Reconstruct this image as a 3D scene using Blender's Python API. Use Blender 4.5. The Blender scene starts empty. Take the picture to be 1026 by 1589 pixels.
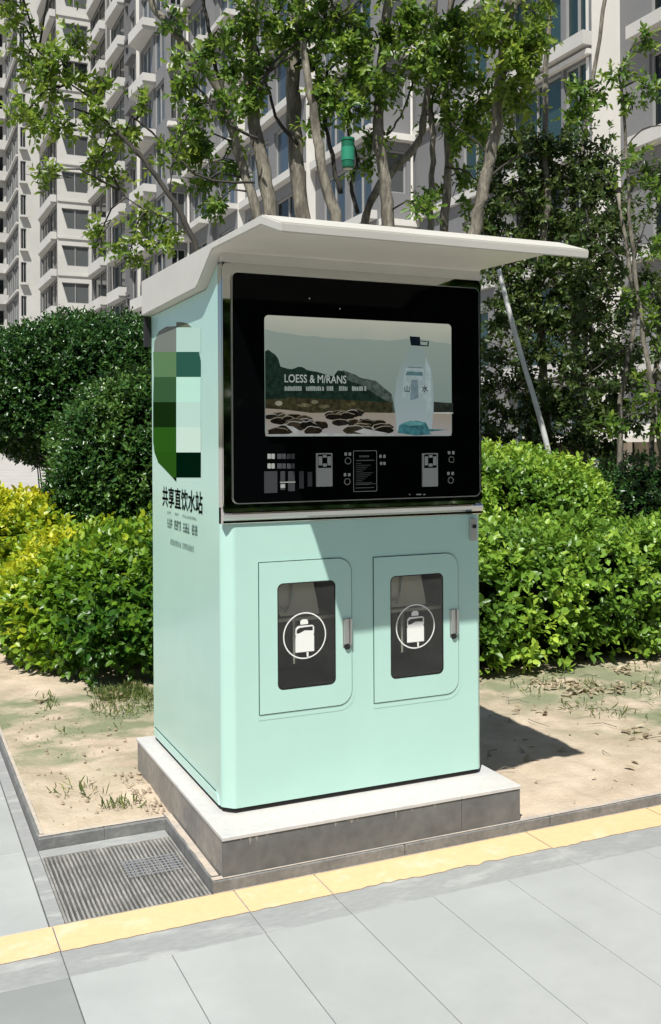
import bpy, bmesh, math, random
import numpy as np
from mathutils import Vector, Matrix, noise
from mathutils.geometry import tessellate_polygon
random.seed(7); rng = np.random.default_rng(7)
SC = bpy.context.scene
COL = SC.collection

# ------------------------------------------------------------------ camera
CX, CY, CZ = -1.0558, -3.2606, 1.2799
YAW, ROLL, FPX, HY = 0.42156, -0.00609, 1539.03, 686.67
Fv = Vector((math.sin(YAW), math.cos(YAW), 0)); R0 = Vector((math.cos(YAW), -math.sin(YAW), 0)); U0 = Vector((0, 0, 1))
Rv = R0 * math.cos(ROLL) + U0 * math.sin(ROLL); Uv = -R0 * math.sin(ROLL) + U0 * math.cos(ROLL)
cd = bpy.data.cameras.new('camera'); cam = bpy.data.objects.new('camera', cd); COL.objects.link(cam)
cd.sensor_fit = 'VERTICAL'; cd.sensor_height = 36; cd.lens = 36 * FPX / 1589; cd.shift_y = -(794.5 - HY) / 1589
cd.clip_start = 0.05; cd.clip_end = 900
M3 = Matrix((Rv, Uv, -Fv)).transposed().to_4x4(); M3.translation = Vector((CX, CY, CZ)); cam.matrix_world = M3
SC.camera = cam

# ------------------------------------------------------------------ light
SUN = Vector((-.50, -.655, 1.29)).normalized()
w = bpy.data.worlds.new('World'); SC.world = w; w.use_nodes = True
nt = w.node_tree; nt.nodes.clear()
sky = nt.nodes.new('ShaderNodeTexSky'); sky.sky_type = 'NISHITA'; sky.sun_disc = False
sky.sun_elevation = math.asin(SUN.z); sky.sun_rotation = math.atan2(SUN.x, SUN.y)
bg = nt.nodes.new('ShaderNodeBackground'); bg.inputs[1].default_value = 0.068
ow = nt.nodes.new('ShaderNodeOutputWorld'); nt.links.new(sky.outputs[0], bg.inputs[0]); nt.links.new(bg.outputs[0], ow.inputs[0])
sl = bpy.data.lights.new('sun', 'SUN'); sl.energy = 4.9; sl.angle = math.radians(.5); sl.color = (1, .975, .93)
so = bpy.data.objects.new('sun', sl); COL.objects.link(so); so.rotation_euler = SUN.to_track_quat('Z', 'Y').to_euler()
SC.view_settings.view_transform = 'Standard'; SC.view_settings.look = 'None'
SC.view_settings.gamma = 1; SC.view_settings.use_curve_mapping = False; SC.view_settings.exposure = 0.33

GZ = -.175      # pavement level
SZ = -.135      # soil / kerb top level

def at(u, v, t):                                   # pixel of the photograph + distance -> point in the place
    p = Vector((CX, CY, CZ)) + (Fv + Rv * ((u - 513) / FPX) - Uv * ((v - HY) / FPX)) * t
    return p
def pxof(x, y):
    d = Vector((x - CX, y - CY, 0)); return 513 + FPX * d.dot(R0) / d.dot(Fv)

# ------------------------------------------------------------------ materials
MATS = {}
def srgb(c):
    return tuple(((v / 255 + .055) / 1.055) ** 2.4 if v > 10 else v / 255 / 12.92 for v in c) + (1,)
def mat(name, col, rough=.6, metal=0, spec=.5, var=0, vs=8, bump=0, bs=60, coat=0, emit=0, objvar=0, stretch=None, col2=None, lo=.4, hi=.65):
    m = bpy.data.materials.new(name); m.use_nodes = True; n = m.node_tree; b = n.nodes['Principled BSDF']
    c = tuple(col[:3]) + (1,)
    b.inputs['Base Color'].default_value = c; b.inputs['Roughness'].default_value = rough; b.inputs['Metallic'].default_value = metal
    b.inputs['Specular IOR Level'].default_value = spec
    if coat: b.inputs['Coat Weight'].default_value = coat; b.inputs['Coat Roughness'].default_value = .08
    if emit: b.inputs['Emission Color'].default_value = c; b.inputs['Emission Strength'].default_value = emit
    tc = n.nodes.new('ShaderNodeTexCoord'); src = tc.outputs['Object']
    geo = n.nodes.new('ShaderNodeNewGeometry'); src = geo.outputs['Position']
    if stretch:
        mp = n.nodes.new('ShaderNodeMapping'); mp.inputs['Scale'].default_value = stretch; n.links.new(src, mp.inputs[0]); src2 = mp.outputs[0]
    else: src2 = src
    out = None
    if var or col2:
        t = n.nodes.new('ShaderNodeTexNoise'); t.inputs['Scale'].default_value = vs; t.inputs['Detail'].default_value = 8; t.inputs['Roughness'].default_value = .62
        n.links.new(src2, t.inputs['Vector'])
        r = n.nodes.new('ShaderNodeValToRGB'); r.color_ramp.elements[0].position = lo; r.color_ramp.elements[1].position = hi
        d = tuple(min(1, v * (1 - var)) for v in c[:3]) + (1,); e = tuple(min(1, v * (1 + var)) for v in c[:3]) + (1,)
        if col2: d, e = c, tuple(col2[:3]) + (1,)
        r.color_ramp.elements[0].color = d; r.color_ramp.elements[1].color = e
        n.links.new(t.outputs['Fac'], r.inputs[0]); out = r.outputs[0]
        if var and col2:
            t2 = n.nodes.new('ShaderNodeTexNoise'); t2.inputs['Scale'].default_value = vs * 6; t2.inputs['Detail'].default_value = 6
            n.links.new(src2, t2.inputs['Vector'])
            mr = n.nodes.new('ShaderNodeMapRange'); mr.inputs[3].default_value = 1 - var; mr.inputs[4].default_value = 1 + var
            mr.inputs[1].default_value = .3; mr.inputs[2].default_value = .7
            n.links.new(t2.outputs['Fac'], mr.inputs[0])
            hs = n.nodes.new('ShaderNodeHueSaturation'); n.links.new(mr.outputs[0], hs.inputs['Value']); n.links.new(out, hs.inputs['Color']); out = hs.outputs[0]
    if objvar:
        oi = n.nodes.new('ShaderNodeObjectInfo'); mr = n.nodes.new('ShaderNodeMapRange'); mr.inputs[3].default_value = 1 - objvar; mr.inputs[4].default_value = 1 + objvar
        n.links.new(oi.outputs['Random'], mr.inputs[0]); hs = n.nodes.new('ShaderNodeHueSaturation'); n.links.new(mr.outputs[0], hs.inputs['Value'])
        if out: n.links.new(out, hs.inputs['Color'])
        else: hs.inputs['Color'].default_value = c
        out = hs.outputs[0]
    if out: n.links.new(out, b.inputs['Base Color'])
    if bump:
        t = n.nodes.new('ShaderNodeTexNoise'); t.inputs['Scale'].default_value = bs; t.inputs['Detail'].default_value = 6
        n.links.new(src2, t.inputs['Vector']); bp = n.nodes.new('ShaderNodeBump'); bp.inputs['Strength'].default_value = bump; bp.inputs['Distance'].default_value = .01
        n.links.new(t.outputs['Fac'], bp.inputs['Height']); n.links.new(bp.outputs[0], b.inputs['Normal'])
    MATS[name] = m; return m

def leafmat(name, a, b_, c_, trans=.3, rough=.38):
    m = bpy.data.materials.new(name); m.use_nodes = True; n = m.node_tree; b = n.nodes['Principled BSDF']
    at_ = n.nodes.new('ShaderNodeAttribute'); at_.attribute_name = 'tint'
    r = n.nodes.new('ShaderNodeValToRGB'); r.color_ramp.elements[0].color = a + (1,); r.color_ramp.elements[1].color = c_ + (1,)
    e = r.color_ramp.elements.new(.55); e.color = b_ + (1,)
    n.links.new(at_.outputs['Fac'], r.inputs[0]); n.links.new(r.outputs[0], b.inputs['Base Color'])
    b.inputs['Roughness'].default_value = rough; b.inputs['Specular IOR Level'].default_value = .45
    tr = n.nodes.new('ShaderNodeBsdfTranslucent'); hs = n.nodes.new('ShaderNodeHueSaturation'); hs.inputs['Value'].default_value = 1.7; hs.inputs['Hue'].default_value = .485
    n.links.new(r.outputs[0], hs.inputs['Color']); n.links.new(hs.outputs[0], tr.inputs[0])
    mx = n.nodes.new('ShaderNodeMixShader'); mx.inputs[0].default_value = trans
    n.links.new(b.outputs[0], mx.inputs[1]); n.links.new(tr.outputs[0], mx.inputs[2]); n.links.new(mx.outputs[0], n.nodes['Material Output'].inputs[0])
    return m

MINT = mat('mint_paint', (.42, .635, .555), rough=.34, spec=.5, bump=.02, bs=3, coat=.25, var=.02, vs=3)
CREAM = mat('cream_paint', (.57, .55, .49), rough=.45, var=.03, vs=4)
CHROME = mat('mirror_steel', (.58, .58, .55), rough=.045, metal=1, bump=.02, bs=6)
STEEL = mat('brushed_steel', (.66, .65, .62), rough=.32, metal=1)
BLACKG = mat('black_glass', (.0015, .0018, .002), rough=.05, spec=.07)
BLACK = mat('black_rubber', (.008, .008, .008), rough=.7)
DKLINE = mat('dark_gap', (.02, .05, .045), rough=.8)
PRINTW = mat('white_print', (.75, .75, .70), rough=.5)
PRINTG = mat('dark_green_print', (.012, .055, .045), rough=.5)
PRINTGR = mat('grey_green_print', (.12, .2, .17), rough=.5)
INNER = mat('cabinet_lining', (.30, .28, .26), rough=.5, var=.2, vs=5)
INNERL = mat('cabinet_light_panel', (.85, .79, .70), rough=.4)
TILE = mat('granite_tile', (.392, .402, .385), rough=.5, var=.07, vs=2.2, bump=.08, bs=300, objvar=.03)
TILED = mat('dark_granite_tile', (.27, .28, .27), rough=.5, var=.05, vs=5, bump=.05, bs=300, objvar=.03)
STRIP = mat('edge_slab_stone', (.30, .305, .295), rough=.6, var=.08, vs=5, col2=(.40, .40, .38), bump=.15, bs=120, stretch=(1, 3.2, 1), lo=.52, hi=.68)
JOINT = mat('joint_sand', (.11, .105, .10), rough=.9, var=.2, vs=40)
YELLOW = mat('yellow_road_paint', (.74, .495, .265), rough=.6, var=.04, vs=7, col2=(.68, .57, .40), lo=.55, hi=.72, bump=.08, bs=150)
KERB = mat('kerb_stone', (.145, .147, .142), rough=.7, var=.14, vs=9, bump=.2, bs=90, col2=(.20, .20, .19), lo=.45, hi=.65)
SAND = mat('sand_dust', (.50, .42, .33), rough=.95, var=.1, vs=12, col2=(.40, .36, .31), bump=.3, bs=120)
PTOP = mat('plinth_top_stone', (.49, .485, .465), rough=.6, var=.06, vs=6, col2=(.55, .52, .475), bump=.05, bs=120)
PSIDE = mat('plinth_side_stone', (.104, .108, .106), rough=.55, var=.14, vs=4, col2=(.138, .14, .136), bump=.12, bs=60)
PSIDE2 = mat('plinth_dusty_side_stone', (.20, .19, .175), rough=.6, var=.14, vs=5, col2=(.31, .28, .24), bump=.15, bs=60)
GRATE = mat('weathered_grate_bar', (.30, .29, .265), rough=.6, metal=.15, var=.22, vs=20, bump=.2, bs=120)
PIT = mat('drain_pit', (.03, .029, .027), rough=.95)
BARK = mat('tree_bark', (.10, .088, .068), rough=.9, var=.3, vs=9, col2=(.27, .245, .19), bump=.5, bs=40, stretch=(1.5, 1.5, .4))
BARKD = mat('dark_branch_bark', (.045, .04, .032), rough=.9, var=.2, vs=12, bump=.4, bs=50)
POLE = mat('grey_prop_pole', (.62, .62, .60), rough=.5, var=.1, vs=8)
GREENP = mat('green_plastic', (.008, .12, .06), rough=.3, coat=.3)
GREENL = mat('pale_green_plastic', (.03, .24, .14), rough=.3)
WALLW = mat('tower_render', (.50, .49, .455), rough=.85, var=.05, vs=.4)
WALLG = mat('tower_grey_render', (.13, .13, .13), rough=.85, var=.06, vs=.5)
WALLB = mat('block_render', (.175, .176, .178), rough=.85, var=.06, vs=.5)
WALLC = mat('white_trim_render', (.62, .60, .55), rough=.8, var=.04, vs=1)
GLASSD = mat('dark_window_glass', (.010, .014, .013), rough=.08, spec=.4, objvar=.3)
GLASSB = mat('blue_window_glass', (.05, .075, .095), rough=.1, spec=.9, objvar=.3)
GLASST = mat('teal_window_glass', (.022, .05, .05), rough=.1, spec=.8, objvar=.3)
CURT = mat('curtained_window_glass', (.075, .082, .08), rough=.25, spec=.6, objvar=.3)
FRAME = mat('window_frame_paint', (.30, .30, .29), rough=.6)
PLAZA = mat('far_plaza_paving', (.42, .40, .37), rough=.85, var=.1, vs=.7)
DARKST = mat('shaded_opening', (.012, .012, .011), rough=.9)
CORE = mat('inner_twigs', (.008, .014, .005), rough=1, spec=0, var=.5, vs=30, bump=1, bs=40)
DEADLEAF = leafmat('dry_leaf', (.20, .15, .09), (.36, .30, .19), (.50, .45, .32), trans=.15, rough=.6)
GRASS = leafmat('grass_blade', (.06, .10, .02), (.12, .18, .04), (.25, .26, .08), trans=.3, rough=.6)
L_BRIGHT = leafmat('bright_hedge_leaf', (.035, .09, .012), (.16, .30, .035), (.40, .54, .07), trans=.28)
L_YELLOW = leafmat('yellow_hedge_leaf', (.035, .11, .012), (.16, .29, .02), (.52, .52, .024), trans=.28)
L_DARK = leafmat('dark_shrub_leaf', (.010, .038, .008), (.030, .088, .016), (.10, .19, .035), trans=.18, rough=.30)
L_TREE = leafmat('tree_leaf', (.030, .075, .012), (.085, .17, .022), (.27, .37, .055), trans=.40)
L_TREEP = leafmat('pale_tree_leaf', (.045, .095, .015), (.13, .22, .028), (.32, .40, .06), trans=.42)
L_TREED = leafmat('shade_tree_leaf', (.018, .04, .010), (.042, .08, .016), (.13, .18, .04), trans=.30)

def glass_mat():
    m = bpy.data.materials.new('tinted_cabinet_glass'); m.use_nodes = True; n = m.node_tree; n.nodes.clear()
    o = n.nodes.new('ShaderNodeOutputMaterial'); t = n.nodes.new('ShaderNodeBsdfTransparent'); t.inputs[0].default_value = (.92, .92, .89, 1)
    g = n.nodes.new('ShaderNodeBsdfGlossy'); g.inputs['Roughness'].default_value = .02; g.inputs[0].default_value = (.9, .9, .9, 1)
    f = n.nodes.new('ShaderNodeFresnel'); f.inputs[0].default_value = 1.45; x = n.nodes.new('ShaderNodeMixShader')
    n.links.new(f.outputs[0], x.inputs[0]); n.links.new(t.outputs[0], x.inputs[1]); n.links.new(g.outputs[0], x.inputs[2]); n.links.new(x.outputs[0], o.inputs[0]); return m
CGLASS = glass_mat()

def soil_mat():
    m = bpy.data.materials.new('sandy_soil'); m.use_nodes = True; n = m.node_tree; b = n.nodes['Principled BSDF']; b.inputs['Roughness'].default_value = .95; b.inputs['Specular IOR Level'].default_value = .1
    g = n.nodes.new('ShaderNodeNewGeometry')
    def N(s, d=8, st=None):
        t = n.nodes.new('ShaderNodeTexNoise'); t.inputs['Scale'].default_value = s; t.inputs['Detail'].default_value = d; t.inputs['Roughness'].default_value = .65
        if st:
            mp = n.nodes.new('ShaderNodeMapping'); mp.inputs['Scale'].default_value = st; n.links.new(g.outputs['Position'], mp.inputs[0]); n.links.new(mp.outputs[0], t.inputs['Vector'])
        else: n.links.new(g.outputs['Position'], t.inputs['Vector'])
        return t
    t1 = N(5); r1 = n.nodes.new('ShaderNodeValToRGB'); r1.color_ramp.elements[0].position = .35; r1.color_ramp.elements[1].position = .65
    r1.color_ramp.elements[0].color = (.43, .345, .25, 1); r1.color_ramp.elements[1].color = (.59, .485, .365, 1); n.links.new(t1.outputs['Fac'], r1.inputs[0])
    t2 = N(2.6, 10, (1, 1.5, 1)); r2 = n.nodes.new('ShaderNodeValToRGB'); r2.color_ramp.elements[0].position = .40; r2.color_ramp.elements[1].position = .56
    n.links.new(t2.outputs['Fac'], r2.inputs[0])
    at_ = n.nodes.new('ShaderNodeAttribute'); at_.attribute_name = 'moss'
    ma = n.nodes.new('ShaderNodeMath'); ma.operation = 'MULTIPLY'; n.links.new(r2.outputs[0], ma.inputs[0]); n.links.new(at_.outputs['Fac'], ma.inputs[1])
    mx = n.nodes.new('ShaderNodeMix'); mx.data_type = 'RGBA'; mx.inputs[7].default_value = (.22, .235, .14, 1)
    n.links.new(ma.outputs[0], mx.inputs[0]); n.links.new(r1.outputs[0], mx.inputs[6]); n.links.new(mx.outputs[2], b.inputs['Base Color'])
    t3 = N(70, 6); t4 = N(14, 6); ad = n.nodes.new('ShaderNodeMath'); n.links.new(t3.outputs['Fac'], ad.inputs[0]); n.links.new(t4.outputs['Fac'], ad.inputs[1])
    bp = n.nodes.new('ShaderNodeBump'); bp.inputs['Strength'].default_value = .5; bp.inputs['Distance'].default_value = .02; n.links.new(ad.outputs[0], bp.inputs['Height']); n.links.new(bp.outputs[0], b.inputs['Normal'])
    return m
SOIL = soil_mat()

# ------------------------------------------------------------------ object helpers
def link(o, parent=None, label=None, cat=None, group=None, kind=None):
    COL.objects.link(o)
    if parent: o.parent = parent
    if label: o['label'] = label
    if cat: o['category'] = cat
    if group: o['group'] = group
    if kind: o['kind'] = kind
    return o
def mesh(name, V, F, m, parent=None, smooth=False, **k):
    me = bpy.data.meshes.new(name); me.from_pydata([tuple(v) for v in V], [], F); me.materials.append(m)
    if smooth: me.polygons.foreach_set('use_smooth', [True] * len(me.polygons))
    me.update(); return link(bpy.data.objects.new(name, me), parent, **k)
def inst(o, parent, loc=(0, 0, 0), **k):
    c = o.copy(); c.location = loc; c.parent = None
    for q in list(c.keys()): 
        if q in ('label',): del c[q]
    return link(c, parent, **k)
def empty(name, loc=(0, 0, 0), **k):
    o = bpy.data.objects.new(name, None); o.location = loc; o.empty_display_size = .1; return link(o, None, **k)
class MB:
    def __init__(s): s.V = []; s.F = []
    def add(s, V, F):
        n = len(s.V); s.V += [tuple(v) for v in V]; s.F += [tuple(i + n for i in f) for f in F]; return s
    def box(s, a, b):
        x0, y0, z0 = a; x1, y1, z1 = b
        return s.add([(x0, y0, z0), (x1, y0, z0), (x1, y1, z0), (x0, y1, z0), (x0, y0, z1), (x1, y0, z1), (x1, y1, z1), (x0, y1, z1)],
                     [(0, 3, 2, 1), (4, 5, 6, 7), (0, 1, 5, 4), (1, 2, 6, 5), (2, 3, 7, 6), (3, 0, 4, 7)])
    def bbox(s, a, b, r=.003):           # box with chamfered top rim
        x0, y0, z0 = a; x1, y1, z1 = b
        V = [(x0, y0, z0), (x1, y0, z0), (x1, y1, z0), (x0, y1, z0), (x0, y0, z1 - r), (x1, y0, z1 - r), (x1, y1, z1 - r), (x0, y1, z1 - r),
             (x0 + r, y0 + r, z1), (x1 - r, y0 + r, z1), (x1 - r, y1 - r, z1), (x0 + r, y1 - r, z1)]
        F = [(0, 3, 2, 1), (8, 9, 10, 11)]
        for i in range(4):
            j = (i + 1) % 4; F += [(i, j, 4 + j, 4 + i), (4 + i, 4 + j, 8 + j, 8 + i)]
        return s.add(V, F)
    def tube(s, P, R, n=8, caps=True):
        P = [Vector(p) for p in P]; base = len(s.V); ref = Vector((.3, .2, 1)).normalized()
        for i, p in enumerate(P):
            d = (P[min(i + 1, len(P) - 1)] - P[max(i - 1, 0)]).normalized()
            rf = ref if abs(d.dot(ref)) < .95 else Vector((1, 0, 0))
            a = d.cross(rf).normalized(); b = d.cross(a)
            for k in range(n):
                q = 2 * math.pi * k / n; s.V.append(tuple(p + (a * math.cos(q) + b * math.sin(q)) * R[i]))
        for i in range(len(P) - 1):
            for k in range(n):
                k2 = (k + 1) % n; s.F.append((base + i * n + k, base + i * n + k2, base + (i + 1) * n + k2, base + (i + 1) * n + k))
        if caps:
            s.F.append(tuple(base + k for k in range(n))[::-1]); s.F.append(tuple(base + (len(P) - 1) * n + k for k in range(n)))
        return s
    def plate(s, loops, f0, f1):          # loops in 2D, f0/f1 map (a,b)->3D for back and front faces
        pts = [p for l in loops for p in l]; n = len(pts)
        tr = tessellate_polygon([[Vector((p[0], p[1], 0)) for p in l] for l in loops])
        V = [f0(*p) for p in pts] + [f1(*p) for p in pts]; F = []
        for t in tr:
            F.append(tuple(i + n for i in t)); F.append(tuple(reversed(t)))
        o = 0
        for l in loops:
            m = len(l)
            for i in range(m):
                j = (i + 1) % m; F.append((o + i, o + j, n + o + j, n + o + i))
            o += m
        return s.add(V, F)
    def build(s, name, m, parent=None, smooth=False, fix=True, **k):
        o = mesh(name, s.V, s.F, m, parent, smooth, **k)
        if fix:
            bm = bmesh.new(); bm.from_mesh(o.data); bmesh.ops.recalc_face_normals(bm, faces=bm.faces); bm.to_mesh(o.data); bm.free()
        return o
def rrect(x0, z0, x1, z1, r, n=6, corners=(1, 1, 1, 1)):   # bl, br, tr, tl
    P = []
    for (cx, cz, a0, c) in ((x0, z0, 180, corners[0]), (x1, z0, 270, corners[1]), (x1, z1, 0, corners[2]), (x0, z1, 90, corners[3])):
        if not c: P.append((cx, cz)); continue
        ox = cx + r if cx == x0 else cx - r; oz = cz + r if cz == z0 else cz - r
        for i in range(n + 1):
            a = math.radians(a0 + 90 * i / n); P.append((ox + r * math.cos(a), oz + r * math.sin(a)))
    return P
def circ(cx, cz, r, n=40): return [(cx + r * math.cos(2 * math.pi * i / n), cz + r * math.sin(2 * math.pi * i / n)) for i in range(n)]
def front(y): return lambda a, b: (a, y, b)
def side(x): return lambda a, b: (x, -a, b)
def fplate(name, loops, yb, yf, m, parent, **k): return MB().plate(loops, front(yb), front(yf)).build(name, m, parent, **k)
def splate(name, loops, xb, xf, m, parent, **k): return MB().plate(loops, side(xb), side(xf)).build(name, m, parent, **k)
def text_loops(body, size):
    c = bpy.data.curves.new('t', 'FONT'); c.body = body; c.size = size; c.resolution_u = 3; c.align_x = 'LEFT'
    o = bpy.data.objects.new('t', c); me = bpy.data.meshes.new_from_object(o); V = [(v.co.x, v.co.y) for v in me.vertices]; F = [tuple(p.vertices) for p in me.polygons]
    bpy.data.objects.remove(o); return V, F
def text(name, body, size, m, parent, fn, ox, oz, sx=1, bold=0, width=None, **k):
    V, F = text_loops(body, size)
    x0 = min(v[0] for v in V); x1 = max(v[0] for v in V); z0 = min(v[1] for v in V)
    if width: sx = width / (x1 - x0)
    B = MB()
    offs = [(0, 0)] if not bold else [(0, 0), (bold, 0), (0, bold), (bold, bold)]
    W = []; G = []
    for j, (dx, dz) in enumerate(offs):
        n = len(W); W += [tuple(Vector(fn((a - x0) * sx + ox + dx, b - z0 + oz + dz)) + Vector((0, 0, 0)) ) for a, b in V]; G += [tuple(i + n for i in f) for f in F]
    return mesh(name, W, G, m, parent, **k)

# ------------------------------------------------------------------ ground
MB().add([(-300, -300, -.26), (300, -300, -.26), (300, 300, -.26), (-300, 300, -.26)], [(0, 1, 2, 3)]).build('ground', PLAZA, fix=False, kind='structure')
pv = MB().box((-9, -9, -.25), (9, -.19, -.2)); pv.box((-9, -.19, -.25), (-.1, .43, -.2)); pv.box((-9, .43, -.25), (-.6, 9, -.2))
pave = pv.build('pavement', JOINT, kind='structure')
TW = .2855; X0 = -.606
tproto = MB().bbox((.0012, -.898, -.03), (TW - .0012, -.0005, 0), .001).build('tile', TILE, pave); tproto.location = (X0, -.4955, GZ)
for i in range(-14, 25):
    for j in range(6):
        if (i, j) == (0, 0) or i < 0: continue
        inst(tproto, pave, (X0 + i * TW, -.4955 - j * .9, GZ))
tl = MB().bbox((-.5985, -.5985, -.03), (-.0015, -.0015, 0), .0015).build('tile', TILED, pave); tl.location = (X0, -.4955, GZ)
for i in range(0, 6):
    for j in range(0, 7):
        if (i, j) != (0, 0): inst(tl, pave, (X0 - i * .6, -.4955 - j * .6, GZ))
tq = MB().bbox((-.5985, .0015, -.03), (-.0015, .5985, 0), .0015).build('tile', TILE, pave); tq.location = (-.6135, -.1845, GZ)
for i in range(0, 6):
    for j in range(0, 9):
        if (i, j) != (0, 0): inst(tq, pave, (-.6135 - i * .6, -.1845 + j * .6, GZ))
# edge slabs, with the yellow line painted on their inner half
joints = [-3.45, -2.88, -2.31, -1.74, -1.17, X0, -.033, .25, 1.108, 1.68, 2.25, 2.82, 3.39, 3.96, 4.53, 5.1]
for a, b in zip(joints[:-1], joints[1:]):
    MB().bbox((a + .001, -.4945, -.2), (b - .001, -.1865, GZ), .0015).build('edge_slab', STRIP, pave)
yl = MB()
for a, b in zip(joints[:-1], joints[1:]):
    n = max(8, int((b - a) / .012)); V = []
    for i in range(n + 1):
        x = a + .002 + (b - a - .004) * i / n
        rag = .004 * noise.noise(Vector((x * 30, 0, 0))) + (.010 * noise.noise(Vector((x * 9, 3, 0))) + .012 * noise.noise(Vector((x * 22, 5, 0)))) * (1 if x > .25 else .15)
        V += [(x, -.1885, GZ + .002), (x, -.349 + rag, GZ + .002)]
    yl.add(V, [(2 * i, 2 * i + 1, 2 * i + 3, 2 * i + 2) for i in range(n)])
yl.build('yellow_line', YELLOW, fix=False, kind='structure')
# narrow border strip on the left of the drain
for a, b in ((-.185, .30), (.303, .72), (.723, 1.5), (1.503, 2.4), (2.403, 3.6), (3.603, 5)):
    MB().bbox((-.611, a, -.2), (-.567, b, GZ), .0015).build('border_slab', STRIP, pave)
MB().bbox((-.5655, .345, -.2), (-.104, .408, GZ), .0015).build('border_slab', STRIP, pave)
# kerb
kerb = empty('kerb', (0, 0, 0), kind='structure')
def kb(a, b): MB().bbox((a[0], a[1], -.2), (b[0], b[1], SZ + .001), .003).build('kerb_stone', KERB, kerb)
for a, b in ((-.1, .6), (.602, 1.22), (1.222, 1.9), (1.902, 2.6), (2.602, 3.3), (3.302, 4.0), (4.002, 4.7)): kb((a, -.186), (b - .002, -.1575))
kb((-.100, -.156), (-.0705, .41)); 
for a, b in ((-.565, -.33), (-.329, -.1005)): kb((a, .41), (b, .445))
kb((-.1, .4115), (-.0705, .46))
for a, b in ((.4465, 1.2), (1.201, 2), (2.001, 2.8), (2.801, 4)): kb((-.565, a), (-.54, b))

B = MB()
def ragged(p, q, wv, seed):
    n = 60; V = []
    for i in range(n + 1):
        f = i / n; x = p[0] + (q[0] - p[0]) * f; y = p[1] + (q[1] - p[1]) * f; k = 1 + .14 * noise.noise(Vector((x * 14, y * 14, seed)))
        V += [(x, y, SZ + .0035), (x + wv[0] * k, y + wv[1] * k, SZ + .0035)]
    B.add(V, [(2 * i, 2 * i + 1, 2 * i + 3, 2 * i + 2) for i in range(n)])
ragged((-.1, -.1575), (4.6, -.1575), (0, -.0245), 1); ragged((-.0705, -.15), (-.0705, .45), (-.0245, 0), 2); ragged((-.56, .4445), (-.1, .4445), (0, -.02), 3); ragged((-.5405, .45), (-.5405, 3.9), (-.014, 0), 4)
B.build('sand_line', SAND, kerb, fix=False)
B = MB()
for i in range(300):
    x = -.1 + i * .0155; k = 1 + .6 * noise.noise(Vector((x * 12, 0, 8)))
    B.add([(x, -.1862, GZ + .003), (x, -.1862 - .0045 * k, GZ + .003), (x + .0155, -.1862 - .0045 * k, GZ + .003), (x + .0155, -.1862, GZ + .003)], [(0, 1, 2, 3)])
B.build('sand_line', SAND, kerb, fix=False)

# soil
def soil_patch():
    xs = np.concatenate([np.arange(-.5398, 4.2, .03), np.arange(4.2, 16, .25)]); ys = np.concatenate([np.arange(-.157, 4.6, .03), np.arange(4.6, 16, .25)])
    V = []; moss = []
    for y in ys:
        for x in xs:
            z = SZ - .006 + .020 * noise.fractal(Vector((x * 2.1, y * 2.1, 1)), .9, 2, 5) + .006 * noise.noise(Vector((x * 22, y * 22, 4))) + .010 * noise.noise(Vector((x * 8, y * 8, 14)))
            dk = min(abs(x + .54), abs(y + .157)); z = min(z, SZ + .004) if dk < .05 else z
            V.append((x, y, z))
            mL = math.exp(-((x - .0) / .8) ** 2 - ((y - 1.9) / .62) ** 2) * 2.4
            mR = math.exp(-((x - 3) / .8) ** 2 - ((y - .9) / .6) ** 2) * 1.8 + math.exp(-((x - 2.5) / 1.2) ** 2 - ((y - 1.6) / .3) ** 2) * .9
            moss.append(min(1, max(mL, mR) * (1 + .9 * noise.noise(Vector((x * 4, y * 5, 9))))))
    nx = len(xs); F = []
    for j in range(len(ys) - 1):
        for i in range(nx - 1):
            x, y = xs[i], ys[j]
            if x < -.085 and y < .44: continue
            if -.04 < x < 1.02 and -.12 < y < .95: continue
            F.append((j * nx + i, j * nx + i + 1, (j + 1) * nx + i + 1, (j + 1) * nx + i))
    o = mesh('soil', V, F, SOIL, smooth=True, kind='structure')
    a = o.data.attributes.new('moss', 'FLOAT', 'POINT'); a.data.foreach_set('value', moss)
    bm = bmesh.new(); bm.from_mesh(o.data); bmesh.ops.delete(bm, geom=[v for v in bm.verts if not v.link_faces], context='VERTS'); bm.to_mesh(o.data); bm.free()
soil_patch()

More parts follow.
